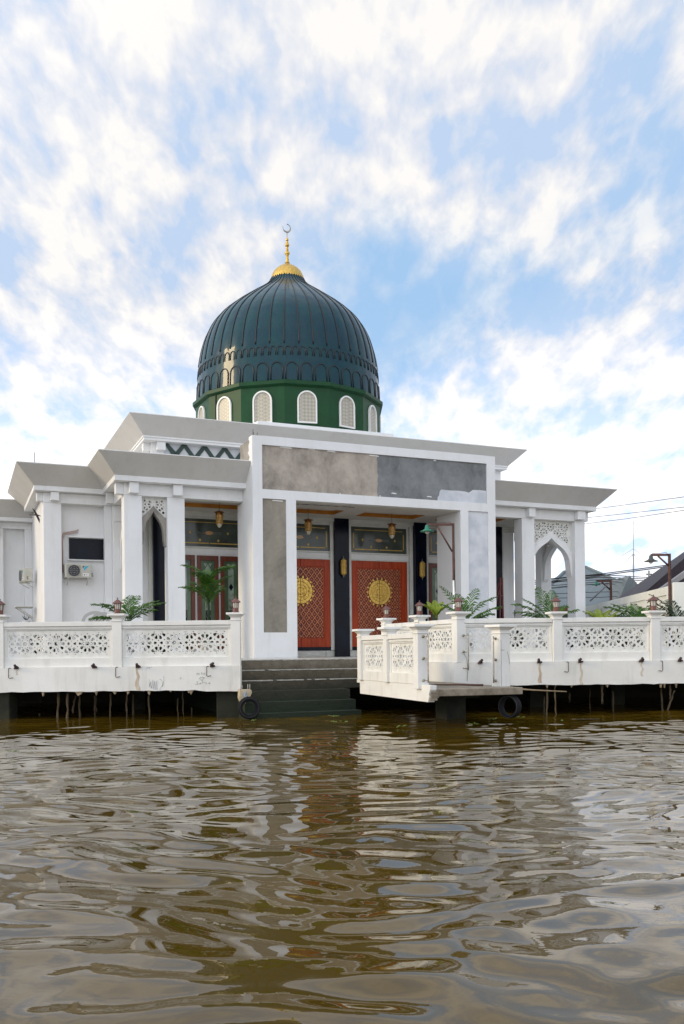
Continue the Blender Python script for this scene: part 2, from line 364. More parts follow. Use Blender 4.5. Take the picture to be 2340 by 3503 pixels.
# carved double doors
def door(a0,a1,z0=1.53,z1=4.50,y=3.235):
    am=(a0+a1)/2
    b=B(); fr=.0
    b.box(a0,am-.008,y+.03,y+.06,z0,z1); b.box(am+.008,a1,y+.03,y+.06,z0,z1)
    # raised stiles and rails
    for s0,s1 in ((a0,am-.008),(am+.008,a1)):
        lo,hi=(s0,s0+.20) if s0==a0 else (s1-.20,s1)
        b.box(lo,hi,y,y+.03,z0,z1); 
        r0,r1=(hi,s1) if s0==a0 else (s0,lo)
        b.box(r0,r1,y+.001,y+.03,z0,z0+.30); b.box(r0,r1,y+.001,y+.03,z1-.24,z1)
        l2,h2=(hi,hi+.06) if s0==a0 else (lo-.06,lo)
        b.box(l2,h2,y+.012,y+.03,z0+.30,z1-.24)
    d=b.build('door',WOOD,mosque,bevel=.006)
    # diagonal lattice bars and studs
    b=B(); s=MB(OFF); x0,x1,za,zb=a0+.27,a1-.27,z0+.34,z1-.30
    st_=.21; n=0
    nx=int(round((x1-x0)/st_)); sx=(x1-x0)/nx; nz=int(round((zb-za)/.255)); sz=(zb-za)/nz
    cx0,cz0=am,(za+zb)/2+.0
    def incirc(x,z): return (x-am)**2+(z-3.42)**2<.43**2
    def bar(p,q,wd=.024):
        d_=Vector((q[0]-p[0],0,q[1]-p[1])); n_=Vector((-d_.z,0,d_.x)).normalized()*wd/2
        vs=[]
        for yy in (y+.016,y+.03):
            for pt,sg in ((p,1),(p,-1),(q,-1),(q,1)): vs.append((pt[0]+n_.x*sg,yy,pt[1]+n_.z*sg))
        b.add(vs,[(0,1,2,3),(7,6,5,4),(0,4,5,1),(1,5,6,2),(2,6,7,3),(3,7,4,0)])
    for i in range(nx):
        for j in range(nz):
            xa,xb=x0+i*sx,x0+(i+1)*sx; z_a,z_b=za+j*sz,za+(j+1)*sz; xm,zm=(xa+xb)/2,(z_a+z_b)/2
            if not incirc(xm,zm):
                if abs(xm-am)<sx*.3: pass
                bar((xa,z_a),(xb,z_b)); bar((xa,z_b),(xb,z_a))
            for (px,pz) in ((xa,zm),(xm,z_a)) + (((xb,zm),) if i==nx-1 else ())+(((xm,z_b),) if j==nz-1 else ()):
                if not incirc(px,pz) and abs(px-am)>.03:
                    s.lathe([(.036,0),(.036,.008),(.024,.018),(.006,.026)],8,(0,0,0)); 
                    # rotate last lathe to face -y
                    k0=len(s.v)-32
                    for q in range(k0,len(s.v)):
                        vx,vy,vz=s.v[q]; vz-= -ZB; s.v[q]=(px+vx,y+.03-(vz),pz-ZB+vy)
    MB(OFF).box(x0-.012,am-.010,y+.0262,y+.0298,za-.02,zb+.02).box(am+.010,x1+.012,y+.0262,y+.0298,za-.02,zb+.02).build('recessed_panel',RECESS,d)
    b.build('lattice_relief',STUD,d); s.build('studs',STUD,d)
    # gold medallion in two halves
    for sg in (-1,1):
        g=B(); pr=[]; n_=36
        for k in range(n_+1):
            t=-PI/2+PI*k/n_; r=.405
            pr.append((am+sg*(.010+r*math.cos(t)),3.42+r*math.sin(t)*1.05))
        g.prism(pr,y-.005,y+.016)
        for k in range(9):   # scalloped buds around the rim
            t=-PI/2+PI*(k+.5)/9; cx=am+sg*(.01+.455*math.cos(t)); cz=3.42+.475*math.sin(t)
            g.prism([(cx+.035*math.cos(q*PI/4),cz+.035*math.sin(q*PI/4)) for q in range(8)],y,y+.018)
        for rr_,hh in ((.30,.012),(.20,.010),(.11,.012)):
            path=[(am+sg*(.014+rr_*math.cos(-PI/2+PI*k/20)),y-.008,3.42+rr_*1.04*math.sin(-PI/2+PI*k/20)) for k in range(21)]
            g.tube(path,hh,5)
        rr=random.Random(11)
        for k in range(22):  # arabesque curls
            t=rr.uniform(-1.5,1.5); r0=rr.uniform(.06,.36); c0=(am+sg*(.02+r0*math.cos(t)),3.42+r0*math.sin(t)); q0=rr.uniform(0,6); rad=rr.uniform(.02,.045)
            g.tube([(c0[0]+sg*abs(rad*math.cos(q0+j*.7))*.9,y-.009,c0[1]+rad*math.sin(q0+j*.7)) for j in range(6)],.007,4)
        g.build('medallion',GOLD,d)
    h=B(); h.tube([(am-.05,y-.02,2.55),(am-.05,y-.05,2.58),(am-.05,y-.05,2.98),(am-.05,y-.02,3.01)],.010,6); h.build('handle',STUD,d)
    # trim round the door
    t=B(); t.box(a0-.05,a0-.004,3.215,WY-.007,1.532,z1+.05); t.box(a1+.004,a1+.05,3.215,WY-.007,1.532,z1+.05); t.box(a0-.004,a1+.004,3.215,WY-.007,z1+.004,z1+.05)
    t.build('door_surround',CREAM,mosque)
door(1.60,3.74); door(4.53,6.68)
def diamond(b,x,z,rx,rz,y0,y1): b.prism([(x-rx,z),(x,z-rz),(x+rx,z),(x,z+rz)],y0,y1)
def transom(a0,a1,z0=4.785,z1=5.68):
    f=B(); f.box(a0-.05,a0,3.23,WY-.002,z0-.05,z1+.05); f.box(a1,a1+.05,3.23,WY-.002,z0-.05,z1+.05); f.box(a0,a1,3.23,WY-.002,z0-.05,z0); f.box(a0,a1,3.23,WY-.002,z1,z1+.05)
    fr=f.build('transom_window',CREAM,mosque)
    B().box(a0,a1,3.27,WY-.004,z0,z1).build('pane',TRANS,fr)
    g=B(); i=.10; y0,y1=3.262,3.269
    for x0,x1,za,zb in ((a0+i,a0+i+.03,z0+i+.04,z1-.22),(a1-i-.03,a1-i,z0+i+.04,z1-.22),(a0+i+.05,(a0+a1)/2-.02,z0+i,z0+i+.03),((a0+a1)/2+.02,a1-i-.05,z0+i,z0+i+.03),(a0+i+.05,a1-i-.05,z1-i-.02,z1-i)):
        g.box(x0,x1,y0,y1,za,zb)
    am=(a0+a1)/2; zm=(z0+z1)/2
    for dx in (-.62,.62): diamond(g,am+dx,zm,.04,.05,y0,y1)
    for dx in (-.3,.3): diamond(g,am+dx,zm-.24,.04,.05,y0,y1)
    g.build('gold_leading',GOLDP,fr)
    g=B(); g.prism([(am+.13*math.cos(t*PI/8),zm+.06*math.sin(t*PI/8)) for t in range(16)],y0,y1); g.build('amber_oval',pm('amber_glass',(.5,.28,.12),None,1,.2),fr)
    g=B()
    for sx in (-1,1):
        for k in range(3): g.tube([(am+sx*(.17+k*.09+.04*math.cos(q*.9)),3.264,zm+.03*math.sin(q*.9)) for q in range(8)],.006,4)
    g.build('leading_scrolls',STEELG,fr)
transom(1.60,3.74); transom(4.53,6.68); transom(-1.55,.66); transom(7.56,9.5)
def glazed_leaf(a0,a1,z0=1.5,z1=4.50,style=1):
    f=B(); t=.13
    f.box(a0,a0+t,3.22,WY-.003,z0,z1); f.box(a1-t,a1,3.22,WY-.003,z0,z1); f.box(a0+t,a1-t,3.22,WY-.003,z0,z0+.2); f.box(a0+t,a1-t,3.22,WY-.003,z1-.16,z1)
    o=f.build('glazed_door',WOODD,mosque,bevel=.006)
    B().box(a0+t,a1-t,3.272,WY-.004,z0+.2,z1-.16).build('stained_glass',GGREEN,o)
    am=(a0+a1)/2; hw=(a1-a0)/2-t; g=B(); za,zb=z0+.3,z1-.22
    g.prism([(am-hw*.42,za),(am+hw*.42,za),(am+hw*.42,zb-.22),(am,zb-.06),(am-hw*.42,zb-.22)],3.264,3.270); 
    for s in (-1,1): g.prism([(am+s*hw*.12,zb-.03),(am+s*hw*.62,zb-.03),(am+s*hw*.37,zb-.14)],3.262,3.2635)
    g.build('pale_inset',GPALE,o)
    g=B(); diamond(g,am,zb-.78,hw*.34,.12,3.256,3.262)
    g.box(am-hw*.40,am-hw*.05,3.256,3.262,za,za+.95); g.box(am+hw*.05,am+hw*.40,3.256,3.262,za,za+.95); g.build('dark_inset',TINT,o)
    g=B()
    for k in range(4):
        z=zb-1.1-k*.2
        for s in (-1,1): g.tube([(am,3.252,z),(am+s*hw*.3,3.252,z+.12),(am+s*hw*.3,3.252,z-.04),(am,3.252,z-.16)],.007,4)
    g.build('leading_chevrons',STEEL,o)
for p in ((-1.62,-.93),(-.85,-.155),(-.085,.61)): glazed_leaf(*p)
for p in ((7.55,8.3),(8.4,9.1),(9.2,9.9)): glazed_leaf(*p,style=0)
# ------------------------------------------------------------------ wings: columns and beams
def box_part(name,args,mat=WHITE,bevel=.012):
    b=B()
    for a in (args if isinstance(args[0],(tuple,list)) else [args]): b.box(*a)
    return b.build(name,mat,mosque,bevel=bevel)
box_part('column',(-3.53,-3.02,.95,1.40,1.2,5.9)); box_part('column',(-2.29,-1.78,.95,1.40,1.2,5.9))
box_part('column',(9.96,10.48,.95,1.42,1.2,5.9)); box_part('column',(12.19,12.62,.95,1.41,1.2,5.9))
box_part('beam',(-3.531,-.002,.949,1.20,5.902,6.248)); box_part('beam',(8.282,12.621,.949,1.20,5.902,6.248))
box_part('beam',(-3.531,-3.06,1.202,3.3,5.902,6.248)); box_part('beam',(12.2,12.621,1.202,3.3,5.902,6.248))
box_part('beam',(11.202,12.19,3.0,3.29,5.42,5.899)); box_part('beam',(-3.50,-2.902,2.90,2.949,5.42,5.899))
# rear corner columns of the side arches
box_part('column',(-3.53,-2.95,2.95,3.29,1.2,5.9)); box_part('column',(12.16,12.62,2.93,3.3,1.2,5.9))
box_part('wall',(10.9,12.62,3.302,9.0,1.2,1.3))
# arch screens
def arch_profile(half,n=14):
    """inner edge of an ogee arch, from apex to foot (dx,dz)"""
    P=[(0,0),(.10,-.10),(.22,-.185),(.40,-.30),(.55,-.42),(.68,-.58),(.755,-.75),(.785,-.95),(.80,-1.12),(.83,-1.25),(.90,-1.335),(.97,-1.36)]
    return [(x*half/.79,z) for x,z in P]
def arch_screen(c,half,full,zapex,ztop,loc,rz,mat_arch,mat_lat,thick=.25,ss=1.):
    """c centre, half clear half-width at spring, full half width of opening"""
    inner=[(x,z*ss) for x,z in arch_profile(half)]
    outer=[(x*1.0+.16*min(1,x/.3+.0) ,z+ .17 - .06*min(1,x/.5)) for x,z in inner if x<full-.1]
    ro=[p for p in outer if p[0]<full]
    zf=inner[-1][1]
    ribR=[(x,z) for x,z in inner if x<=full]+[(full,max(zf,inner[-1][1])),(full,ro[-1][1])]
    poly=[(c+x,zapex+z) for x,z in ribR]+[(c+x,zapex+z) for x,z in reversed(ro)]
    polyL=[(2*c-x,z) for x,z in poly]
    g=MB(OFF); g.prism(poly,0,thick); g.prism(list(reversed(polyL)),0,thick)
    a=g.build('arch',mat_arch,mosque,loc=loc,rz=rz)
    # pierced panel
    outl=[(c-full,ztop),(c-full,zapex+ro[-1][1])]+[(c-x,zapex+z) for x,z in reversed(ro)]+[(c+x,zapex+z) for x,z in ro[1:]]+[(c+full,zapex+ro[-1][1]),(c+full,ztop)]
    def lim(x):
        x=abs(x-c); pr=[(0,ro[0][1])]+ro
        for (x0,z0),(x1,z1) in zip(ro,ro[1:]):
            if x0<=x<=x1: return zapex+z0+(z1-z0)*(x-x0)/max(1e-6,x1-x0)
        return zapex+ro[-1][1]
    mg=.03; sm=.10 if full>.6 else .02
    ins=lambda p: abs(p[0]-c)<full-sm and p[1]<ztop-.05 and p[1]>lim(p[0])+mg
    for yy in (thick*.25,):
        me=lattice_mesh('pierced_panel',[(x,z-ZB) for x,z in outl],lambda p:ins((p[0],p[1]+ZB)),.88,.03,c,ztop-ZB-.20)
        meshobj('pierced_panel',me,mat_lat,mosque,(loc[0]-yy*math.sin(rz)*1,loc[1]+yy*math.cos(rz),loc[2]),rz)
    return a
arch_screen(11.335,.79,.855,5.30,5.90,(0,1.15,0),0,WHITE,LAT)
arch_screen(2.17,.62,.76,5.25,5.90,(12.42,0,0),PI/2,WHITE,LAT,.2)
a=arch_screen(-2.655,.29,.366,5.50,5.90,(0,1.12,0),0,CEM_G,LAT,.22,.75); a['label']='unpainted grey cement arch'
arch_screen(2.17,.62,.77,5.25,5.90,(-3.14,0,0),PI/2,WHITE,LAT,.2)
# brackets under the eaves
def brk(x0,x1,y0,y1,z0,z1): box_part('bracket',(x0,x1,y0,y1,z0,z1),WHITE,.008)
for x0,x1 in ((-3.40,-3.14),(-2.15,-1.88),(10.12,10.38),(12.16,12.5)): brk(x0,x1,.74,.947,5.94,6.246)
brk(-3.75,-3.533,.99,1.26,5.93,6.246); brk(-3.75,-3.533,2.7,2.95,5.93,6.246); brk(12.623,12.80,.99,1.26,5.93,6.246)
# ------------------------------------------------------------------ flared roofs
def roof(aL,aR,b0,b1,z,e=.51,h=.55,strip=.14,name='flared_roof',steps=1):
    b=B(); b.frust((aL,aR,b0,b1),(aL-e,aR+e,b0-e,b1+e),z,z+h)
    b.frust((aL-e,aR+e,b0-e,b1+e),(aL-e+.03,aR+e-.03,b0-e+.03,b1+e-.03),z+h+.0005,z+h+.03)
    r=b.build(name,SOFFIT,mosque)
    s=B()
    if steps==1: s.box(aL,aR,b0,b1,z-strip,z-.002)
    else:
        s.box(aL,aR,b0,b1,z-.06,z-.002); s.box(aL+.03,aR-.03,b0+.03,b1-.03,z-strip,z-.062)
    s.build('fascia',WHITE,r,bevel=.006)
    return r
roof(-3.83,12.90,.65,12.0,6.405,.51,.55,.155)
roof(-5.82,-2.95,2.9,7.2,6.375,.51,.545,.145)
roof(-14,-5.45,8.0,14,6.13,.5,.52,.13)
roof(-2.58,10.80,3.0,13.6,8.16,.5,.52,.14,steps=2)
# upper band under the big roof
for x0,x1 in ((-2.12,-1.86),(10.08,10.24)): brk(x0,x1,3.09,3.299,7.76,8.018)
brk(-2.50,-2.282,3.42,3.66,7.76,8.018); brk(10.502,10.70,3.35,3.6,7.62,8.018)
b=B(); zz=[]
zt,zbm=8.0,7.70
xs0=-1.85
def zband(p,q,wd):
    d=Vector((q[0]-p[0],q[1]-p[1])).normalized(); n=Vector((-d.y,d.x))*wd/2
    b.prism([(p[0]+n.x,p[1]+n.y),(p[0]-n.x,p[1]-n.y),(q[0]-n.x,q[1]-n.y),(q[0]+n.x,q[1]+n.y)],3.262,3.292)
x=-1.80
b.prism([(-1.86,8.01),(-1.74,8.01),(-1.46,7.72),(-1.60,7.62)],3.262,3.292)
per=.665
for k in range(6):
    x0=-1.55+k*per
    b.prism([(x0-.07,7.62),(x0+.10,7.62),(x0+.37,7.98),(x0+.27,8.05)],3.262,3.292)
    b.prism([(x0+.37,8.05),(x0+.27,7.98),(x0+.54,7.62),(x0+.71,7.62)],3.2625,3.2925)
b.box(-1.6,2.3,3.2655,3.291,7.58,7.66)
b.build('zigzag_band',pm('dark_green_trim',(.008,.035,.028),None,1,.4),mosque)
B().box(-1.87,.9,3.2935,3.299,7.3,8.01).build('band_glass',pm('pale_band_glass',(.42,.45,.50),(.6,.62,.64),1,.4),mosque)
# white parapet round the drum
b=B(); b.box(1.55,6.75,4.3,12.2,8.66,9.29); b.box(1.15,7.15,4.5,12.3,8.66,9.20); b.box(.7,7.9,4.9,11.8,8.66,9.12)
b.build('roof_parapet',WHITE,mosque,bevel=.02)
# ------------------------------------------------------------------ drum and dome
DC=(4.14,8.3)
dw=w(*DC); view=math.atan2(-dw.y,-dw.x)  # world angle dome -> camera
PH=view-TH-R(2.3)
RD=3.63
b=B(); b.lathe([(RD,8.62),(RD,10.84)],14,(DC[0],DC[1],0),False,PH); b.build('drum',GREEN,mosque)
drum=mosque.children[-1]
b=B(); b.lathe([(RD+.02,10.80),(RD+.12,10.86),(RD+.12,10.98),(RD+.04,11.02)],14,(DC[0],DC[1],0),False,PH); b.build('cornice',GREEN,drum,bevel=0)
ap=RD*math.cos(PI/14)
for k in range(14):
    t=PH+PI/14+2*PI*k/14
    if math.cos(t-(view-TH))<-.2: continue
    n=Vector((math.cos(t),math.sin(t),0)); tx=Vector((-n.y,n.x,0)); c=Vector((DC[0],DC[1],0))+n*ap
    def ring(hw,zlo,zsp,m=12): 
        pts=[(-hw,zlo)]+[(-hw*math.cos(PI*j/m),zsp+hw*math.sin(PI*j/m)) for j in range(m+1)]+[(hw,zlo)]; return pts
    O_=ring(.355,9.50,10.30); I_=ring(.305,9.55,10.30)
    fb=B(); vs=[];fs=[]; m=len(O_)
    for dep in (.004,.07):
        for p in O_: vs.append(c+n*dep+tx*p[0]+Vector((0,0,p[1])))
        for p in I_: vs.append(c+n*dep+tx*p[0]+Vector((0,0,p[1])))
    for i in range(m):
        j=(i+1)%m
        fs+= [(2*m+i,2*m+j,3*m+j,3*m+i),(i,j,2*m+j,2*m+i),(m+i,3*m+i,3*m+j,m+j)]
    fb.add(vs,fs); fo=fb.build('arched_window',WH,drum)
    pb=B(); vs=[c+n*.012+tx*p[0]+Vector((0,0,p[1])) for p in I_]; m=len(vs); vs2=[v+n*.01 for v in vs]
    pb.add(vs+vs2,[tuple(range(m)),tuple(range(2*m-1,m-1,-1))]); pb.build('pane',PANE,fo)
b=B(); kx=Vector((math.cos(PH+2*2*PI/14*0),0,0))
# drain pipe on the drum's left
tt=PH-2*PI/14*1.78
c=Vector((DC[0],DC[1],0))+Vector((math.cos(tt),math.sin(tt),0))*(RD*.985)
b.tube([c+Vector((0,0,8.7)),c+Vector((0,0,10.9)),c+Vector((-.05,-.03,11.02))],.028,6); b.build('drain_pipe',SEAM,drum)
PROF=[(3.586,11.0),(3.561,11.5),(3.534,12.0),(3.484,12.5),(3.387,13.0),(3.229,13.5),(2.978,14.0),(2.65,14.4),(2.177,14.8),(1.77,15.1),(1.424,15.35),(1.042,15.6),(.764,15.8),(.64,16.0),(.62,16.1)]
def rad(z):
    for (r0,z0),(r1,z1) in zip(PROF,PROF[1:]):
        if z0<=z<=z1: return r0+(r1-r0)*(z-z0)/(z1-z0)
    return PROF[-1][0]
# smooth the profile
zsm=[11.0+(16.1-11.0)*i/60 for i in range(61)]
def rs(z):
    return sum(rad(min(16.1,max(11.0,z+d)))*wt for d,wt in ((-.16,.25),(0,.5),(.16,.25)))
NG=42; b=B(); SUB=6; nn=NG*SUB
vs=[];fs=[]
zr=[11.0+(12.35-11.0)*i/18 for i in range(19)]+[12.35+(16.1-12.35)*i/46 for i in range(1,47)]
for z in zr:
    r=rs(z)
    for k in range(nn):
        a=PH+2*PI*k/nn; f=(k%SUB)/SUB; bul=(1+.006*math.sin(PI*f)) if z>12.3 else 1+.002*math.sin(PI*f)
        vs.append((DC[0]+r*bul*math.cos(a),DC[1]+r*bul*math.sin(a),z))
for i in range(len(zr)-1):
    for k in range(nn): fs.append((i*nn+k,i*nn+(k+1)%nn,(i+1)*nn+(k+1)%nn,(i+1)*nn+k))
b.add(vs,fs,True)
def sp(a,z,d=0): r=rs(z)+d; return (DC[0]+r*math.cos(a),DC[1]+r*math.sin(a),z)
b.mi=1
for k in range(NG):
    a=PH+2*PI*k/NG
    b.tube([sp(a,12.36+(16.05-12.36)*i/22,.012) for i in range(23)],[.026]*16+[.019,.018,.016,.014,.012,.011,.01],5)
    # tall arch of the lower band, one per gore
    am=a+PI/NG; hw=2*PI/NG*.40
    b.tube([sp(am-hw,11.0,.004)]+[sp(am-hw*math.cos(PI*j/10),11.42+.24*math.sin(PI*j/10),.008) for j in range(11)]+[sp(am+hw,11.0,.004)],.026,5)
    for s in (-1,1):
        ac=am+s*2*PI/NG*.25; h2=2*PI/NG*.185
        b.tube([sp(ac-h2,11.92,.004)]+[sp(ac-h2*math.cos(PI*j/8),12.12+.12*math.sin(PI*j/8),.008) for j in range(9)]+[sp(ac+h2,11.92,.004)],.021,5)
dome=b.build('dome',[DOME,SEAM],mosque)
b=B()
gp=[(.665,15.92),(.655,16.02),(.62,16.17),(.55,16.32),(.45,16.44),(.32,16.54),(.18,16.62),(.08,16.68)]
vs=[];fs=[];n=84
for r,z in gp:
    for k in range(n):
        a=2*PI*k/n; s_=1+.014*abs(math.sin(a*10.5)); vs.append((DC[0]+r*s_*math.cos(a),DC[1]+r*s_*math.sin(a),z))
for i in range(len(gp)-1):
    for k in range(n): fs.append((i*n+k,i*n+(k+1)%n,(i+1)*n+(k+1)%n,(i+1)*n+k))
b.add(vs,fs,True); b.lathe([(.60,15.89),(.675,15.90),(.675,15.935),(.6,15.95)],42,(DC[0],DC[1],0))
cap=b.build('gold_cap',GOLD,dome)
b=B(); prof=[(.10,16.70),(.075,16.74),(.06,16.80),(.075,16.84),(.05,16.86)]
def bead(z,r): 
    return [(.035,z-r*.9),(r*.8,z-r*.55),(r,z),(r*.8,z+r*.55),(.035,z+r*.9)]
prof+=[(.055,16.9),(.06,16.99)]+bead(17.09,.105)+bead(17.24,.06)+bead(17.31,.055)+bead(17.42,.09)+bead(17.53,.05)+bead(17.62,.06)+[(.014,17.7),(.012,17.90)]
b.lathe(prof,16,(DC[0],DC[1],0)); fin=b.build('finial',GOLD,dome)
# crescent facing the river
b=B(); cr_=[];R1,R2=.165,.150;n=24
for k in range(n+1):
    t=R(-200)+R(290)*k/n; cr_.append((R1*math.cos(t),R1*math.sin(t)))
inn=[]
for k in range(n+1):
    t=R(-187)+R(264)*k/n; inn.append((-.026+R2*math.cos(t),.037+R2*math.sin(t)))
poly=[(DC[0]+x,18.07+z) for x,z in cr_]; pin=[(DC[0]+x,18.07+z) for x,z in inn]
m=len(poly); vs=[(p[0],8.28,p[1]) for p in poly]+[(p[0],8.28,p[1]) for p in pin]+[(p[0],8.32,p[1]) for p in poly]+[(p[0],8.32,p[1]) for p in pin]
fs=[]
for i in range(m-1): fs+=[(i,i+1,m+i+1,m+i),(2*m+i,3*m+i,3*m+i+1,2*m+i+1),(i,2*m+i,2*m+i+1,i+1),(m+i,m+i+1,3*m+i+1,3*m+i)]
b.add(vs,fs); b.build('crescent',STEEL,fin)
# ------------------------------------------------------------------ left block
box_part('wall',[(-5.50,-2.952,3.50,9.0,1.2,6.22)])
box_part('column',(-5.54,-5.02,3.15,3.499,1.2,5.92)); box_part('beam',(-5.541,-3.532,3.149,3.499,5.922,6.226)); box_part('column',(-3.75,-3.532,3.19,3.499,1.2,5.92))
brk(-5.34,-5.10,2.96,3.147,5.97,6.224); brk(-5.72,-5.543,3.2,3.45,5.97,6.224)
box_part('wall',[(-14,-5.502,8.6,13,1.2,6.0)]); box_part('beam',(-14,-5.503,8.35,8.6,5.78,5.998)); box_part('column',(-7.0,-6.45,8.30,8.599,1.2,5.78)); box_part('column',(-5.75,-5.503,8.33,8.599,1.2,5.78))
brk(-6.9,-6.6,8.1,8.349,5.55,5.99)
b=B(); b.box(-4.79,-3.66,3.44,3.499,4.27,4.93); b.build('window_frame',WHITE,mosque); wf=mosque.children[-1]
B().box(-4.78,-3.67,3.425,3.438,4.28,4.915).build('pane',TINT,wf)
b=B(); b.box(-4.80,-3.64,3.36,3.498,4.935,4.96); b.box(-4.82,-3.64,3.38,3.498,4.235,4.262); b.build('sill',WHITE,wf)
b=B(); b.tube([(-4.98,3.47,3.95),(-5.0,3.46,4.9),(-4.93,3.44,5.06),(-4.55,3.42,5.15),(-4.5,3.46,5.18)],.022,6); b.tube([(-4.96,3.45,3.85),(-4.97,3.44,4.85),(-4.9,3.42,5.02),(-4.52,3.40,5.1)],.014,5)
b.build('refrigerant_pipe',pm('pink_lagging',(.5,.36,.32),None,1,.7),mosque)
# ------------------------------------------------------------------ air conditioners
def ac_unit(label,loc,rz):
    t=empty('air_conditioner',loc,rz,label=label,cat='air conditioner')
    b=MB(); b.box(0,.78,0,.28,0,.42); b.build('casing',ACG,t,bevel=.015)
    b=MB(); b.lathe([(.175,0),(.175,.012),(.165,.016)],28); 
    b.v=[(.27+x,-.002-z,.21+y) for x,y,z in b.v]; g=b.build('fan_grille',DARK,t)
    b=MB()
    for k in range(5): b.box(.27-.17+k*.085-.003,.27-.17+k*.085+.003,-.026,-.020,.08,.34)
    for k in range(5): b.box(.11,.43,-.0262,-.0202,.21-.14+k*.07-.003,.21-.14+k*.07+.003)
    for rr_ in (.06,.12,.17): b.tube([(.27+rr_*math.cos(q*PI/12),-.023,.21+rr_*math.sin(q*PI/12)) for q in range(24)],.004,4,closed=True)
    b.build('guard_wires',STEELG,g)
    b=MB(); b.box(.05,.475,-.006,-.001,.03,.395); b.build('front_panel',pm('panel_beige',(.42,.40,.33),None,1,.5),t)
    b=MB(); b.prism([(.57,.22),(.71,.36),(.60,.355),(.55,.28)],-.005,-.001); b.build('brand_mark',TURQ,t)
    b=MB(); b.prism([(.52,.29),(.585,.35),(.52,.355)],-.008,-.0055); b.build('brand_mark',DARK,t)
    b=MB(); b.box(.525,.70,-.005,-.001,.045,.14); b.build('rating_label',WH,t)
    b=MB(); b.prism([(.55,.07),(.58,.07),(.59,.11),(.56,.11)],-.008,-.0055); b.tube([(.62,-.006,.11),(.64,-.006,.08),(.66,-.006,.11)],.005,4); b.build('label_print',DARK,t)
    b=MB(); b.tube([(.79,.1,.12),(.84,.12,.14)],.012,5); b.tube([(.79,.1,.07),(.85,.12,.07)],.012,5); b.build('valve',DARK,t)
    for x in (.08,.66):
        b=MB(); b.box(x,x+.035,-.02,.33,-.035,-.002); b.tube([(x+.018,.0,-.03),(x+.018,.31,-.2)],.014,5); b.build('bracket',ACG,t)
    return t
ac_unit('air conditioner with round fan grille under the tinted window',w(-4.94,3.14,3.69),TH)
ac_unit('air conditioner seen from its side left of the corner column',w(-6.02,7.0,3.8),TH-PI/2+R(8))
tb=MB(); tb.box(0,.9,-.55,0,0,.03); tb.tube([(.1,-.5,0),(.1,0,-.35)],.015,5); tb.tube([(.8,-.5,0),(.8,0,-.35)],.015,5)
tag(tb.build('wall_shelf',ACG,loc=w(-5.6,7.4,2.95),rz=TH-PI/2),'empty white bracket shelf on the left side wall below the side facing air conditioner','wall shelf')
# ------------------------------------------------------------------ hanging lanterns and wall lanterns
def hanging(label,a,bb,ztop,h=.56):
    t=empty('hanging_lantern',w(a,bb,ztop),TH,label=label,cat='lantern',group='brass lanterns hanging in the porch')
    MB().tube([(0,0,0),(0,0,6.03-ztop)],.006,5).build('chain',CABLE,t)
    b=MB(); b.lathe([(.02,.03),(.05,.02),(.16,-.02),(.165,-.035),(.11,-.05),(.115,-.1),(.095,-.28),(.08,-.38)],8,smooth=False)
    b.build('brass_body',BRASS,t)
    b=MB()
    for k in range(8):
        a_=PI/8+2*PI*k/8; b.tube([(.116*math.cos(a_),.116*math.sin(a_),-.1),(.10*math.cos(a_),.10*math.sin(a_),-.36),(.05*math.cos(a_),.05*math.sin(a_),-.47)],.007,4)
    for z in (-.18,-.26,-.34): b.lathe([(.108+.05*(z+.18),z-.006),(.112+.05*(z+.18),z+.006)],8,smooth=False,caps=False)
    b.build('brass_ribs',GOLDP,t)
    MB().lathe([(.078,-.375),(.075,-.43),(.05,-.475),(.015,-.50)],10).build('glass_cup',FROST,t)
    g=MB()
    for k in range(8):
        a_=2*PI*k/8
        for j in range(3): 
            z0=-.115-j*.085; g.box(.098-.01*j,.101-.01*j,-.028,.028,z0-.06,z0)
            for q in range(8):
                x,y,z=g.v[-8+q]; g.v[-8+q]=(x*math.cos(a_)-y*math.sin(a_)+.008*math.cos(a_),x*math.sin(a_)+y*math.cos(a_)+.008*math.sin(a_),z)
    g.build('amber_panes',pm('amber_pane',(.70,.45,.17),(.35,.18,.05),14,.25),t)
hanging('brass lantern hanging in the left wing bay above the potted palm',-.45,2.0,5.74)
hanging('brass lantern hanging in the portico just right of the brown cement panel',2.49,2.0,5.64)
hanging('brass lantern hanging in front of the transom over the right carved door',5.49,2.0,5.64)
hanging('brass lantern hanging in the right wing behind the portico',9.1,2.0,5.64)
def wall_lantern(label,a):
    t=empty('wall_lantern',w(a,3.055,3.96),TH,label=label,cat='wall lamp',group='gold lanterns on the black granite pillars')
    b=MB(); b.lathe([(.05,0),(.10,.05),(.10,.5),(.05,.55)],8,(0,-.09,0),smooth=False,ph=PI/8); b.build('gold_frame',GOLDP,t)
    b=MB(); rr=random.Random(int(a*10))
    for k in range(24):
        x=rr.uniform(-.06,.06); z=rr.uniform(.07,.48); q0=rr.uniform(0,6)
        b.tube([(x+.02*math.cos(q0+j),-.187,z+.025*math.sin(q0+j)) for j in range(5)],.005,4)
    b.build('scrollwork',GOLD,t)
    b=MB(); b.lathe([(.004,-.10),(.015,-.05),(.04,0),(.05,.012)],8,(0,-.09,0)); b.lathe([(.05,.545),(.03,.57),(.01,.60),(.012,.64),(.003,.66)],8,(0,-.09,0)); b.build('finial',STEEL,t)
wall_lantern('gold wall lantern on the black pillar between the two carved doors',4.13)
wall_lantern('gold wall lantern on the black pillar right of the right carved door',7.15)
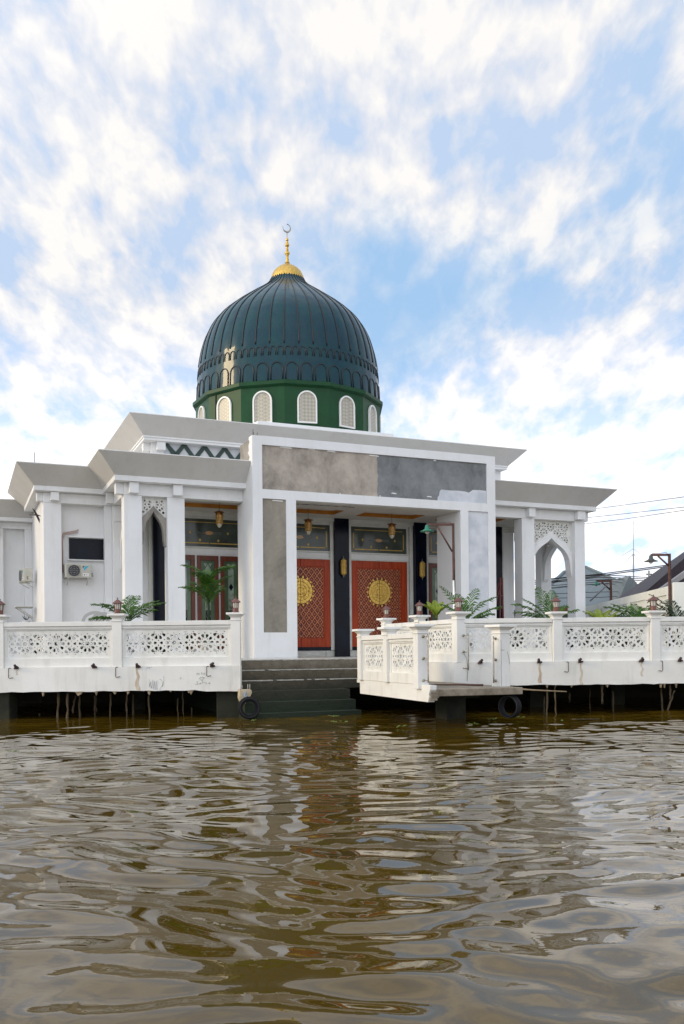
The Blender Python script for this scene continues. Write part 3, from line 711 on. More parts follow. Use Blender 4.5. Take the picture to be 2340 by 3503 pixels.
# ------------------------------------------------------------------ water
def river():
    def axis(lo,hi,f0,f1,fine,g):
        mid=list(np.arange(f0,f1,fine)); a=[];x=f0;d=fine
        while x>lo: d*=g; x-=d; a.append(x)
        c=[];x=mid[-1];d=fine
        while x<hi: d*=g; x+=d; c.append(x)
        return np.array(a[::-1]+mid+c)
    X=axis(-420,420,-8.2,8.2,.028,1.09)
    ys=[1.6]; 
    while ys[-1]<25: ys.append(ys[-1]+max(.017,.0016*ys[-1]+.006))
    c=[];y=ys[-1];d=.05
    while y<60: d*=1.15; y+=d; c.append(y)
    a=[];y=1.6;d=.03
    while y>-160: d*=1.12; y-=d; a.append(y)
    Y=np.array(a[::-1]+ys+c)
    gx,gy=np.meshgrid(X,Y); rng=np.random.default_rng(42)
    z=np.zeros_like(gx)
    # slow warp so crests wander
    wx=gx+.22*np.sin(gy*1.1+.7*gx)+.12*np.sin(1.9*gy-.8*gx+2)+.10*np.sin(2.7*gx+1.1*gy)
    wy=gy+.20*np.sin(gx*.9+1.3)+.10*np.sin(1.7*gx+1.3*gy+1)+.07*np.sin(3.1*gx-2.3*gy)
    def comps(n,l0,l1,sl,spread,mu=PI/2-.1):
        nonlocal z
        for k in range(n):
            lam=math.exp(rng.uniform(math.log(l0),math.log(l1))); th=rng.normal(mu,spread); kk=2*PI/lam
            z+=sl/kk*np.sin(kk*(wx*math.cos(th)+wy*math.sin(th))+rng.uniform(0,6.28))
    comps(44,.28,.66,.0135,.60); comps(12,.7,1.6,.0100,.5); comps(12,.15,.26,.0050,.8)
    for k in range(20):
        lam=math.exp(rng.uniform(math.log(1.6),math.log(5))); th=rng.uniform(0,PI); kk=2*PI/lam
        z+=.0075/kk*np.sin(kk*(gx*math.cos(th)+gy*math.sin(th))+rng.uniform(0,6.28))
    # patches of rough and calm
    patch=.85+.35*np.sin(.55*gx+.4*gy+1)*np.sin(.33*gy-.25*gx+.5)
    far=np.clip(1.2-(np.hypot(gx,gy)-25)/25,.0,1); far=np.where(np.hypot(gx,gy)<25,1,far)
    edge=np.clip((9.5-np.abs(gx))/1.5,0,1)*np.clip((gy+.0)/1.5,0,1)
    z*=patch*far*np.maximum(edge,.0)
    v=np.stack([gx,gy,z],-1).reshape(-1,3).astype(np.float32); nx=len(X);ny=len(Y)
    i=np.arange(ny-1)[:,None]*nx+np.arange(nx-1)[None,:]; i=i.reshape(-1)
    f=np.stack([i,i+1,i+nx+1,i+nx],-1).astype(np.int32)
    me=bpy.data.meshes.new('river'); me.vertices.add(len(v)); me.vertices.foreach_set('co',v.ravel())
    me.loops.add(f.size); me.loops.foreach_set('vertex_index',f.ravel()); me.polygons.add(len(f))
    me.polygons.foreach_set('loop_start',np.arange(len(f),dtype=np.int32)*4); me.polygons.foreach_set('loop_total',np.full(len(f),4,dtype=np.int32)); me.update(calc_edges=True)
    me.polygons.foreach_set('use_smooth',np.ones(len(f),dtype=bool)); me.validate()
    m,nt,b=nm('muddy_water'); b.inputs['IOR'].default_value=1.42; b.inputs['Specular IOR Level'].default_value=.75; b.inputs['Roughness'].default_value=.004
    n=noise(nt,.35,4,.6); r=ramp(nt,n.outputs[0],[(.3,(.058,.035,.0025)),(.7,(.088,.054,.0045))]); L(nt,r.outputs[0],b.inputs['Base Color'])
    n1=noise(nt,5.5,3,.55,(1,1.5,1)); n2=noise(nt,16,3,.5,(1,1.4,1)); ad=N(nt,'ShaderNodeMath',operation='MULTIPLY_ADD'); L(nt,n2.outputs[0],ad.inputs[0]); ad.inputs[1].default_value=.12; L(nt,n1.outputs[0],ad.inputs[2])
    bp=N(nt,'ShaderNodeBump'); bp.inputs['Strength'].default_value=.015; bp.inputs['Distance'].default_value=.05; L(nt,ad.outputs[0],bp.inputs['Height']); L(nt,bp.outputs[0],b.inputs['Normal'])
    me.materials.append(m); o=bpy.data.objects.new('river',me); COL.objects.link(o); tag(o,kind='structure',label='brown rippled river water in the foreground')
river()
# ------------------------------------------------------------------ ground, bank
b=MB(); b.box(-600,600,25.2,900,-2,1.0); tag(b.build('ground',EARTH),kind='structure',label='land behind the terrace')
ang=TH
# ------------------------------------------------------------------ terraces
YF=18.9; XL=-2.15; XR=2.355
def deck_poly(pts,z0,z1,name,mat,parent): b=MB(); b.prism(pts,z0,z1,'xy'); return b.build(name,mat,parent)
def ragged_bottom_beam(name,x0,x1,y0,y1,z0,z1,parent,seed,notch=None):
    """painted edge beam with a slightly ragged lower edge"""
    rr=random.Random(seed); n=int((x1-x0)/.12); bot=[]
    for i in range(n+1):
        x=x0+(x1-x0)*i/n; z=z0+rr.uniform(-.008,.012)
        if notch and x>notch[0]: z-=notch[1]
        bot.append((x,z))
    b=MB(); b.prism(bot+[(x1,z1),(x0,z1)],y0,y1); return b.build(name,WHITEB,parent,bevel=0)
def pipe_stub(p,parent,sc=1):
    b=MB(); x,y,z=p; rr=random.Random(int(x*100))
    b.tube([(x,y+.02,z),(x+rr.uniform(-.05,.05),y-.06,z+.03*sc),(x+rr.uniform(-.03,.06),y-.09,z+.06)],[.035,.03,.028],7)
    b.tube([(x-.05,y-.03,z-.01),(x+.05,y-.04,z+.0)],.022,6); b.build('pipe_stub',RUST,parent)
def hook(p,parent,fl=1):
    x,y,z=p; b=MB(); b.tube([(x+fl*.035,y+.01,z),(x+fl*.01,y-.03,z),(x,y-.03,z-.01),(x-.002*fl,y-.03,z-.20),(x+fl*.02,y-.035,z-.215),(x+fl*.09,y-.03,z-.20)],.0075,6); b.build('iron_hook',RUST,parent)
def stain(p,wd,h,parent,seed):
    x,y,z=p; rr=random.Random(seed); L_=[];R_=[]
    for k in range(9):
        t=k/8; c=.015*math.sin(k*1.3+seed); L_.append((x-wd/2*(.5+.7*t)+c+rr.uniform(-.006,.006),z-h*t)); R_.append((x+wd/2*(.5+.7*t)+c+rr.uniform(-.006,.006),z-h*t))
    b=MB(); b.prism(L_+R_[::-1],y-.003,y-.0005); b.build('rust_stain',RUSTW,parent)
lt=empty('quay_terrace',(-8,YF,.55),0,label='white quay terrace left of the steps with scribbles on its edge beam and rusty stubs',cat='terrace')
def inv(o,root): 
    o.parent=root; o.location=Vector(o.location)-Vector(root.location); return o
beam=ragged_bottom_beam('edge_beam',-14,XL,YF,YF+.25,.575,1.09,None,1,(-2.95,.03)); inv(beam,lt)
o=deck_poly([(-14,YF+.25),(XL-.1,YF+.25),tuple(w(-2.43,-6.35)[:2]),tuple(w(-2.43,.2)[:2]),tuple(w(-4,3)[:2]),tuple(w(-14,8)[:2]),(-22,30),(-22,YF+.25)],.80,1.085,'deck',CONC,None); inv(o,lt)
for x in (-5.93,-3.35+.0,-4.93+.0): pass
for px,py in ((58,2280),(325,2279),(474,2277),(728,2274)): p=at(px,py,YF); k=MB(); pipe_stub((p.x,YF,1.09),None); inv(COL.objects[-1],lt)
for px in (31,397,708): p=at(px,2284,YF); hook((p.x,YF,1.085),None); inv(COL.objects[-1],lt)
p=at(470,2290,YF); stain((p.x,YF,1.06),.075,.47,None,4); inv(COL.objects[-1],lt)
p=at(57,2290,YF); stain((p.x,YF,1.06),.02,.12,None,6); inv(COL.objects[-1],lt)
def drips(parent,pxs,z,seed):
    rr=random.Random(seed)
    for px,wd in pxs:
        x=at(px,2370,YF+.1).x; b=MB(); n=5
        top=[(x-wd/2+wd*k/n,z+.01) for k in range(n+1)]; bot=[(x-wd/2+wd*k/n,z-rr.uniform(.02,.10)*math.sin(PI*(k+.3)/(n+.6))) for k in range(n+1)]
        b.prism(top+bot[::-1],YF+.03,YF+.10); inv(b.build('plaster_drip',pm('tan_plaster',(.45,.36,.25),(.25,.19,.12),9,.9),None),parent)
drips(lt,((150,.05),(272,.16),(395,.10),(440,.05),(330,.10),(653,.12),(512,.06),(585,.04)),.575,5)
# scribbles
def strokes(lines,ox,oz,s,r,mat,parent):
    b=MB()
    for ln in lines: b.tube([(ox+x*s,YF-.003,oz+z*s) for x,z in ln],r,4)
    o=b.build('scribble',mat,None); inv(o,parent)
PEN=pm('pen_scribble',(.30,.30,.27),None,1,.8); PENL=pm('faint_scribble',(.52,.52,.50),None,1,.8)
def gp(px,py): q=at(px,py,YF); return (q.x,q.z)
def pl(seq): return [gp(650+x/7.84,2230+y/7.84) for x,y in seq]
def ribs(lines,r,mat,parent):
    b=MB()
    for ln in lines: b.tube([(x,YF-.003,z) for x,z in ln],r,4)
    o=b.build('scribble',mat,None); inv(o,parent)
ribs([pl([(175,612),(198,560),(222,606)]),pl([(240,560),(245,608)]),pl([(310,545),(312,600)]),pl([(352,560),(350,610)]),pl([(395,555),(392,610)]),
      pl([(255,712),(325,772)]),pl([(325,772),(345,722),(400,688)]),pl([(258,712),(280,672),(318,700)]),pl([(318,700),(340,668),(362,700)])],.0035,PEN,lt)
ribs([pl([(210,790),(175,808),(200,840),(222,858),(190,872),(130,862)]),pl([(262,835),(258,860),(280,862),(295,842),(280,828),(262,835)]),pl([(322,800),(324,845)]),pl([(322,815),(355,795)]),
      pl([(398,800),(398,842)]),pl([(432,820),(434,870)]),pl([(500,840),(505,858),(530,850),(532,822),(508,826),(500,840)]),pl([(532,822),(538,856)])],.0035,PEN,lt)
def pl2(seq): return [gp(400+x/3.136,2100+y/3.136) for x,y in seq]
ribs([pl2([(345,700),(350,780),(362,730),(368,800),(384,710),(390,810),(404,720),(410,815),(428,715),(430,820)]),pl2([(455,700),(470,700),(486,730),(485,770),(462,800),(458,828)]),pl2([(498,662),(502,720),(490,780)]),pl2([(676,680),(680,702)]),pl2([(680,690),(695,684)]),pl2([(320,588),(328,570),(345,570),(350,590)]),pl2([(350,575),(375,572)])],.004,PENL,lt)
# right terrace
rt=empty('quay_terrace',(8,YF,.6),0,label='white quay terrace right of the steps with rust streaks on its edge beam',cat='terrace')
beam=ragged_bottom_beam('edge_beam',XR,16,YF,YF+.25,.615,1.11,None,2); inv(beam,rt)
dirB=(-st,ct)
pA=(XR,YF); pB=tuple(w(1.72,-.2)[:2])
o=deck_poly([(XR+.1,YF+.25),(16,YF+.25),(24,34),tuple(w(13,3)[:2]),tuple(w(8.3,-.3)[:2]),(pB[0]+.2,pB[1])],.80,1.10,'deck',CONC,None); inv(o,rt)
b=MB(); b.prism([(XR,YF+.02),(XR+.2,YF+.02),(pB[0]+.2,pB[1]),pB],.35,1.108,'xy'); o=b.build('side_beam',WHITEB,None); inv(o,rt)
for px in (1642,1845,1985,2192,2325): p=at(px,2262,YF); pipe_stub((p.x,YF,1.105),None); inv(COL.objects[-1],rt)
for px in (1943,2265): p=at(px,2266,YF); hook((p.x,YF,1.10),None,-1); inv(COL.objects[-1],rt)
for px,wd,h,sd in ((1847,.07,.42,2),(1988,.05,.46,3),(2196,.04,.3,9)): p=at(px,2272,YF); stain((p.x,YF,1.08),wd,h,None,sd); inv(COL.objects[-1],rt)
drips(rt,((1750,.06),(1870,.05),(1900,.03),(1955,.05),(2075,.05),(2258,.06),(2270,.04),(2310,.05)),.618,8)
# concrete piers under the terraces
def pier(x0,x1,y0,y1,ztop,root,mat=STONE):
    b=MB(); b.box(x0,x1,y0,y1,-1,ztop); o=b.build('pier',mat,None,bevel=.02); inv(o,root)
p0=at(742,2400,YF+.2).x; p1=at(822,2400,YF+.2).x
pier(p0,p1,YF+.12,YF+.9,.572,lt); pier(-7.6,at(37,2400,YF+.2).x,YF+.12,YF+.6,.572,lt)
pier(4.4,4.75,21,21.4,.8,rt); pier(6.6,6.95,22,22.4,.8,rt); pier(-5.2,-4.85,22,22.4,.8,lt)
# steps
sr=empty('steps',w(-.35,-5.8,1.2),TH,label='worn mossy concrete steps going down into the river between the terraces',cat='stairs')
def S(): return MB((0.35,5.8,-1.2))
b=S(); zs=[1.2,.98,.76,.54,.32,.10,-.12]
prof=[(-5.8,1.2)]
yb=-5.8
for i in range(6):
    prof.append((yb,zs[i+1])); prof.append((yb-.3,zs[i+1])); yb-=.3
poly=[(-.32,1.195)]+[(-5.8,1.195)]+prof[1:]+[(yb,-1),(-.32,-1)]
b.prism(poly,-2.42,.10,'yz'); b.build('step_flight',STAIR,sr)
b=S(); b.prism([(-.32,1.194),(-5.8,1.194),(-5.8,.98),(-6.1,.98),(-6.1,.76),(-6.4,.76),(-6.4,.55),(-.32,.55)],.101,1.715,'yz'); b.build('step_flight',STAIR,sr)
b=S(); rr=random.Random(9)
for i in range(3):
    y=-5.8-.3*i; n=46
    for k in range(n):
        x=-2.41+4.12*k/n
        if rr.random()<(.01,.02,.12)[i]: continue
        b.box(x,x+4.12/n+.001,y-.012+rr.uniform(-.003,.003),y+.1,zs[i]-.016+rr.uniform(-.004,.004),zs[i]+.0025+rr.uniform(0,.002))
b.build('worn_nosing',TREAD,sr)
b=S(); b.box(-2.42,1.72,-5.68,-.01,1.196,1.203); b.build('landing_floor',MARBLE,sr)
b=S(); b.box(-3.9,13,-.4,3.21,1.0,1.193); o=b.build('porch_floor',MARBLE,sr)
# ------------------------------------------------------------------ balustrades
def post(parent,x,y,rz,z0,ztop,sh=.20,cap=.37,name='post'):
    b=MB(); b.box(-sh/2,sh/2,-sh/2,sh/2,z0,ztop-.10)
    b.frust((-sh/2-.015,sh/2+.015,-sh/2-.015,sh/2+.015),(-sh/2-.015,sh/2+.015,-sh/2-.015,sh/2+.015),ztop-.165,ztop-.145)
    b.frust((-sh/2,sh/2,-sh/2,sh/2),(-cap/2+.03,cap/2-.03,-cap/2+.03,cap/2-.03),ztop-.10,ztop-.045)
    b.box(-cap/2,cap/2,-cap/2,cap/2,ztop-.045,ztop)
    v=b.v
    return b.build(name,WHITEB,parent,loc=(x,y,0),rz=rz,bevel=.006)
def fence_run(parent,p0,p1,zl,ztr,zb,lo=None,x_off=0):
    """rail, lattice and lower band between two plan points (absolute, parent at origin frame)"""
    p0=Vector(p0);p1=Vector(p1); d=p1-p0; Lg=d.length; rz=math.atan2(d.y,d.x)
    def put(b,name,mat,bev=.006): return b.build(name,mat,parent,loc=(p0.x,p0.y,0),rz=rz,bevel=bev)
    b=MB(); b.box(0,Lg,-.085,.085,ztr-.095,ztr); b.box(0,Lg,-.055,.055,ztr-.15,ztr-.1005); b.box(0,Lg,-.04,.04,ztr-.175,ztr-.151); put(b,'rail',WHITEB)
    zt=ztr-.176
    b=MB(); b.box(0,Lg,-.05,.05,zl,zb); b.box(0,.05,-.035,.035,zb+.001,zt); b.box(Lg-.05,Lg,-.035,.035,zb+.001,zt); put(b,'lower_band',WHITEB)
    out=rect(.05,Lg-.05,zb+.001,zt-.001)
    me=lattice_mesh('lattice_panel',out,lambda p:.075<p[0]<Lg-.075 and zb+.02<p[1]<zt-.018,1.,.03,.10+x_off,zb+.05)
    meshobj('lattice_panel',me,LAT,parent,(p0.x,p0.y,0),rz)
LY=YF+.12
def at0(px,py): return at(px,py,YF).x
bl=empty('balustrade',(0,0,0),0,label='white pierced star balustrade along the left terrace',cat='balustrade')
xs=[-9.6,-7.26,-4.76,at0(805,2200)]
for i,x in enumerate(xs): post(bl,x,LY,0,1.09,2.215)
for i in range(3): fence_run(bl,(xs[i]+.1,LY),(xs[i+1]-.1,LY),1.09,2.055,1.285)
br=empty('balustrade',(0,0,0),0,label='white pierced star balustrade along the right terrace',cat='balustrade')
xr=[XR+.13,4.56,6.63,8.75]
post(br,xr[0],LY,TH,1.11,2.185,.22,.40)
for x in xr[1:]: post(br,x,LY,.12,1.11,2.165)
for i in range(3): fence_run(br,(xr[i]+.11,LY),(xr[i+1]-.1,LY),1.11,2.035,1.30)
bs=empty('balustrade',(0,0,0),0,label='short white pierced balustrade running back beside the steps to the portico',cat='balustrade')
s0=Vector((xr[0],LY)); dB=Vector((-st,ct))
sp_=[s0+dB*1.75,s0+dB*3.5]
for q in sp_: post(bs,q.x,q.y,TH,1.11,2.185,.20,.38)
fence_run(bs,s0+dB*.12,sp_[0]-dB*.1,1.11,2.035,1.30); fence_run(bs,sp_[0]+dB*.1,sp_[1]-dB*.1,1.11,2.035,1.30)
# landing stage
LA=.31; la=Vector((math.cos(LA),math.sin(LA))); lb=Vector((-la.y,la.x)); L0=Vector((1.50,15.98))
def lp(a,b): return L0+la*a+lb*b
ld=empty('landing_stage',(L0.x,L0.y,.47),LA,label='low landing stage jutting over the water with a broken concrete front edge',cat='landing stage')
def LM(): return MB((0,0,-.47))
b=LM(); b.box(-.02,1.70,-.42,2.6,.565,.69); b.box(.22,1.70,2.6,4.3,.565,.688); b.build('slab',CONC,ld,bevel=.01)
b=LM(); b.prism([(-.40,.47),(-.44,.56),(-.43,.60),(-.50,.69),(-.50,.765),(3.45,.765),(3.45,.70),(3.25,.70),(3.25,.47)],-.14,-.021,'yz'); b.build('side_beam',WHITEB,ld)
b=LM(); rr=random.Random(4)
for k in range(9):
    z=.50+k*.022; b.box(-.12+rr.uniform(0,.02),.0+rr.uniform(0,.05),-.47+rr.uniform(-.02,.02),-.40,z,z+.03)
b.build('broken_edge',CONC,ld)
b=LM(); b.box(1.0,1.42,1.35,1.9,-1,.56); b.build('pier',STONE,ld,bevel=.02)
b=LM(); b.box(.45,1.5,.9,2.6,.45,.563); b.build('under_beam',STONE,ld)
bw=empty('balustrade',(0,0,0),0,label='white stepped down balustrade on the left side of the landing stage',cat='balustrade')
pw=[lp(-.10,3.12),lp(-.10,1.56),lp(-.10,.0)]
for i,q in enumerate(pw): post(bw,q.x,q.y,LA,.765 if i<2 else .69,1.835,.21,.38)
for i in range(2):
    a0,a1=pw[i],pw[i+1]; dd=(a1-a0).normalized(); fence_run(bw,a0+dd*.1,a1-dd*.1,.765,1.69,.955,x_off=.1)
tp=lp(1.54,.10)
gpst=empty('gate_post',(0,0,0),0,label='single cracked white post at the open right corner of the landing stage',cat='post')
post(gpst,tp.x,tp.y,LA+.25,.69,1.83,.24,.42,'shaft')
b=MB(); 
for seq in (((-.10,.35),(-.104,.6),(-.098,.8),(-.10,1.2)),((-.10,1.02),(-.06,1.01),(-.02,1.015)),((.05,.98),(.09,.86),(.10,.75)),): b.tube([(x,-.1215,z+.35) for x,z in seq],.003,4)
b.build('crack',DARK,gpst,loc=(tp.x,tp.y,0),rz=LA+.25)
def grab(label,x,y,rz,z0,z1,bow=.0):
    t=empty('grab_rail',(x,y,z0),rz,label=label,cat='handrail',group='steel grab rails on the landing posts')
    b=MB(); n=9; h=z1-z0; b.tube([(0.05,-.10-bow*math.sin(PI*k/(n-1)),h*k/(n-1)) for k in range(n)],.014,7); b.build('bar',STEEL,t)
    for zz in (.04,h*.5,h-.04):
        b=MB(); b.tube([(-.0,0,zz),(0.03,-.06,zz),(.05,-.10,zz)],.010,6); b.lathe([(.028,0),(.028,.01),(.015,.016)],10); k0=len(b.v)-30
        for q in range(k0,len(b.v)): vx,vy,vz=b.v[q]; b.v[q]=(vx,-.001-vz,zz+vy)
        b.build('standoff',STEEL,t)
q=lp(-.10,-.106); grab('curved steel grab rail on the front post of the landing balustrade',q.x,q.y,LA,.80,1.66)
q=Vector((xr[0],LY))+Vector((st,-ct))*.112; grab('steel grab rail on the white post at the terrace corner behind the landing',q.x+.04,q.y,TH,.95,1.72,.02)
q=tp+Vector((-math.cos(LA+.25),-math.sin(LA+.25)))*.121; grab('steel grab rail on the side of the cracked post',q.x,q.y,LA+.25-PI/2,.76,1.62)
b=MB(); c0=at(1588,2230,YF); b.tube([(c0.x,YF+.05,1.29),(c0.x+.05,YF-.02,1.2),(c0.x+.07,YF-.02,.95),(c0.x+.05,YF-.03,.72)],.0045,5)
tag(b.build('cable',CABLE),'thin dark cable running down the terrace wall behind the landing stage','cable')
b=MB(); b.tube([lp(.55,1.45).to_3d()+Vector((0,0,.70)),lp(1.0,.75).to_3d()+Vector((0,0,.715)),lp(1.35,.45).to_3d()+Vector((0,0,.71))],[.012,.016,.02],5)
tag(b.build('stick',PIPE),'dark stick lying on the landing stage','stick')
# ------------------------------------------------------------------ post lanterns
def make_lamp():
    t=empty('post_lantern',(0,0,0))
    b=MB(); b.lathe([(.085,0),(.085,.012),(.066,.022),(.066,.085),(.072,.095),(.052,.098)],8,smooth=False,ph=PI/8); b.build('base',LAMPR,t)
    b=MB(); b.lathe([(.054,.098),(.068,.215)],8,smooth=False,ph=PI/8); b.build('glass',FROST,t)
    b=MB()
    for k in range(8):
        a=PI/8+k*PI/4; b.tube([(.060*math.cos(a),.060*math.sin(a),.09),(.072*math.cos(a),.072*math.sin(a),.22)],.006,4)
    b.build('cage',LAMPR,t)
    b=MB(); b.lathe([(.10,.214),(.118,.222),(.07,.265),(.03,.295),(.012,.302),(.010,.32),(.014,.33),(.003,.35)],8,smooth=False,ph=PI/8); b.build('cap',LAMPR,t)
    return t
lamps=[(-7.26,LY,2.217,'maroon post lantern at the far left edge of the left balustrade'),(-4.76,LY,2.217,'maroon post lantern beside the drooping palm on the middle post of the left balustrade'),
 (xs[3],LY,2.217,'maroon post lantern on the end post of the left balustrade beside the steps'),
 (sp_[1].x,sp_[1].y,2.187,'maroon post lantern in front of the right carved door'),(sp_[0].x,sp_[0].y,2.187,'maroon post lantern in front of the black granite pillar'),
 (xr[0],LY,2.187,'maroon post lantern at the terrace corner under the crane shaped lamp pole'),(4.56,LY,2.167,'maroon post lantern in front of the right arch with palm leaves behind'),(6.63,LY,2.167,'maroon post lantern in front of the white boundary wall')]
L0_=make_lamp()
for i,(x,y,z,lab) in enumerate(lamps):
    o=L0_ if i==0 else copy_tree(L0_); o.location=(x,y,z); o.rotation_euler.z=.1*i; tag(o,lab,'lantern','maroon lanterns on the balustrade posts')
# ------------------------------------------------------------------ crane lamps
def crane_lamp(label,x,y,zb,zt,arm,rz,white=0,shade=GREENSH,brace=.75,sc=1.):
    t=empty('lamp_pole',(x,y,zb),rz,label=label,cat='lamp post'); h=zt-zb; s=.028*sc
    b=MB(); b.box(-s,s,-s,s,white,h); b.box(-arm,-s-.001,-s*.8,s*.8,h-2*s,h-.002); b.tube([(-s,0,h-brace),(-arm*.62,0,h-2*s)],s*.8,4); b.build('pole',PIPE,t)
    if white: MB().lathe([(.03,0),(.028,white)],8).build('lower_pole',WH,t)
    b=MB(); b.tube([(0.01,-.03,white+.2),(.03,-.035,h*.5),(.02,-.035,h-.1),(-.1,-.035,h+.03),(-arm*.5,-.03,h+.012),(-arm*.95,-.02,h+.01)],.006*sc,4); b.build('wire',CABLE,t)
    b=MB(); b.lathe([(.02,0),(.045,-.02),(.06,-.10),(.11,-.14),(.18,-.165),(.175,-.18),(.10,-.155),(.05,-.11)],18,(-arm,0,h-.03),caps=False); b.v=[(v[0],v[1],v[2]) for v in b.v]; b.build('shade',shade,t)
    b=MB(); b.lathe([(.03,-.12),(.055,-.17),(.05,-.21),(.02,-.235)],12,(-arm,0,h-.03)); b.build('bulb',FROST,t)
    MB().tube([(-arm,0,h-.06),(-arm,0,h)],.012,5).build('hanger',CABLE,t)
p=at(1553,2062,22.6); q=at(1553,1790,22.6)
crane_lamp('brown crane shaped lamp pole with a green shade in front of the portico',p.x,p.y,1.1,q.z,.66,0,white=at(1553,1985,22.6).z-1.1,brace=.72)
# ------------------------------------------------------------------ ladder
lq=at(1716,2100,30.7)
t=empty('ladder',(lq.x,30.7,1.2),TH+.7,label='dark red folding ladder standing in the right porch bay',cat='ladder')
RL=pm('red_ladder_paint',(.13,.02,.015),None,1,.5)
for s_ in (-1,1): MB().tube([(s_*.26,0,0),(s_*.12,.0,2.65)],.028,5).build('side_rail',RL,t)
for k in range(6): MB().tube([(-.24+.018*k,0,.35+k*.42),(.24-.018*k,0,.35+k*.42)],.02,5).build('rung',RL,t)
b=MB(); b.tube([(-.2,.75,0),(-.12,.04,2.48)],.022,5); b.tube([(.2,.75,0),(.12,.04,2.48)],.022,5); b.tube([(-.17,.45,1.1),(.17,.45,1.1)],.015,5); b.build('rear_leg',RL,t)
# ------------------------------------------------------------------ palms
def frond(b,base,az,length,rise,droop,nl=17,lw=.012,ll=.24,tw=0):
    base=Vector(base); hd=Vector((math.cos(az),math.sin(az),0)); P=[]
    n=14
    for i in range(n+1):
        t=i/n; P.append(base+hd*(length*t*math.cos(rise*(1-t*.5)))+Vector((0,0,length*(math.sin(rise)*t-droop*t*t))))
    b.tube(P,[.009*(1-.8*i/n)+.001 for i in range(n+1)],4)
    side=Vector((-hd.y,hd.x,0))
    for i in range(nl*2):
        t=.14+.86*(i//2)/(nl-1)*.98; k=min(n-1,int(t*n)); f=t*n-k; p=P[k].lerp(P[k+1],f); d=(P[k+1]-P[k]).normalized()
        s=1 if i%2 else -1; l=ll*(math.sin(PI*(t*.86+.12))**.6)*random.uniform(.85,1.1)
        nrm=d.cross(side*s).normalized(); 
        out=(side*s*.72+d*.75+Vector((0,0,random.uniform(.02,.28)))).normalized()
        mid=p+out*l*.55+Vector((0,0,.02*l)); tip=p+out*l+Vector((0,0,-l*random.uniform(.12,.42)))
        wv=d*lw if abs(d.dot(out))<.9 else Vector((0,0,lw))
        b.add([p-wv*.5,p+wv*.5,mid+wv,mid-wv,tip],[(0,1,2,3),(3,2,4)])
def palm(label,x,y,zc,fr,mat,pot=None,trunk=None,lw=.015,ll=.24,zg=1.1,name='potted_palm',spread=0.):
    K=1.28; fr=[(a,l*K,min(84,r_*1.15+4),d*.60) for a,l,r_,d in fr]; ll*=1.25; lw*=1.3
    t=empty(name,(x,y,zg),0,label=label,cat='palm')
    b=MB()
    for q_,(az,ln,ri,dr) in enumerate(fr): frond(b,(0,0,zc-zg-spread*((q_*3)%5)/4),R(az),ln,R(ri),dr*(1-.5*(spread>0)),lw=lw,ll=ll)
    b.build('fronds',mat,t)
    c=MB(); c.tube([(0,0,.25 if pot else 0),(.01,.0,(zc-zg)*.6),(0,0,zc-zg)],[trunk or .03,(trunk or .03)*.85,(trunk or .03)*.6],7); c.build('stem',LEAFD,t)
    if pot:
        MB().lathe([(pot*.6,0),(pot*.8,.3),(pot,.9*.5),(pot*1.12,.46),(pot*1.12,.5),(pot*.9,.5),(pot*.85,.42)],20).build('pot',WH,t)
    return t
random.seed(21)
Yp=19.45
p=at(435,2118,Yp); palm('drooping green palm behind the middle post of the left balustrade',p.x,Yp,p.z-.10,[(182,.68,48,.62),(172,.62,18,.45),(215,.55,62,.62),(95,.55,80,.15),(80,.6,72,.28),(15,.62,55,.50),(-5,.72,42,.52),(-22,.6,30,.42),(200,.62,20,.55),(40,.5,60,.4)],LEAF,pot=.2)
p=at(712,2030,20.6); palm('tall slender potted palm in front of the glazed doors of the left wing',p.x,20.6,p.z+.18,[(185,.62,72,1.35),(150,.5,80,.8),(100,.45,84,.3),(60,.5,82,.6),(10,.55,72,1.1),(-15,.55,70,1.3),(-50,.5,76,.9),(235,.5,70,1.2),(205,.66,64,1.5),(270,.45,80,.7),(-5,.6,56,1.2),(170,.5,60,1.3),(125,.42,84,.4),(35,.42,80,.6)],LEAF,pot=.22,trunk=.035,spread=.5)
p=at(1493,2110,21.4); palm('small yellow green fan palm left of the lamp pole',p.x,21.4,p.z-.05,[(170,.35,68,.3),(120,.36,78,.15),(60,.36,76,.15),(10,.36,66,.3),(-20,.34,70,.3),(200,.33,70,.3),(90,.38,85,.1)],LEAFY,ll=.13,lw=.016,pot=.14)
p=at(1592,2116,Yp); palm('upright palm with broad fronds in front of the pale skimmed portico panel',p.x,Yp,p.z-.15,[(130,.75,74,.12),(60,.7,76,.12),(20,.72,58,.45),(165,.5,60,.4),(-10,.66,35,.4),(100,.6,80,.1),(-25,.5,25,.3)],LEAF,lw=.017,pot=.2)
p=at(1885,2118,Yp); palm('spreading palm behind the balustrade post in front of the right arch',p.x,Yp,p.z-.15,[(178,.75,48,.60),(160,.6,62,.3),(100,.75,76,.1),(75,.72,70,.18),(40,.5,60,.4),(-5,.5,45,.5),(200,.55,30,.5),(190,.7,38,.7)],LEAF,lw=.016,pot=.2)
p=at(2058,2125,Yp); palm('low yellow green palm right of the wing column',p.x,Yp,p.z-.1,[(180,.35,50,.3),(140,.34,65,.3),(90,.33,78,.2),(40,.34,65,.3),(0,.36,48,.3),(-30,.3,40,.3)],LEAFY,ll=.14,lw=.014,pot=.14)
p=at(2190,2125,Yp); palm('bushy dark palm left of the rightmost post lantern',p.x,Yp,p.z-.12,[(180,.66,42,.45),(165,.55,58,.4),(120,.45,72,.3),(90,.45,78,.2),(50,.4,66,.3),(10,.42,50,.4),(200,.5,30,.4),(-20,.4,50,.4)],LEAF,pot=.2)
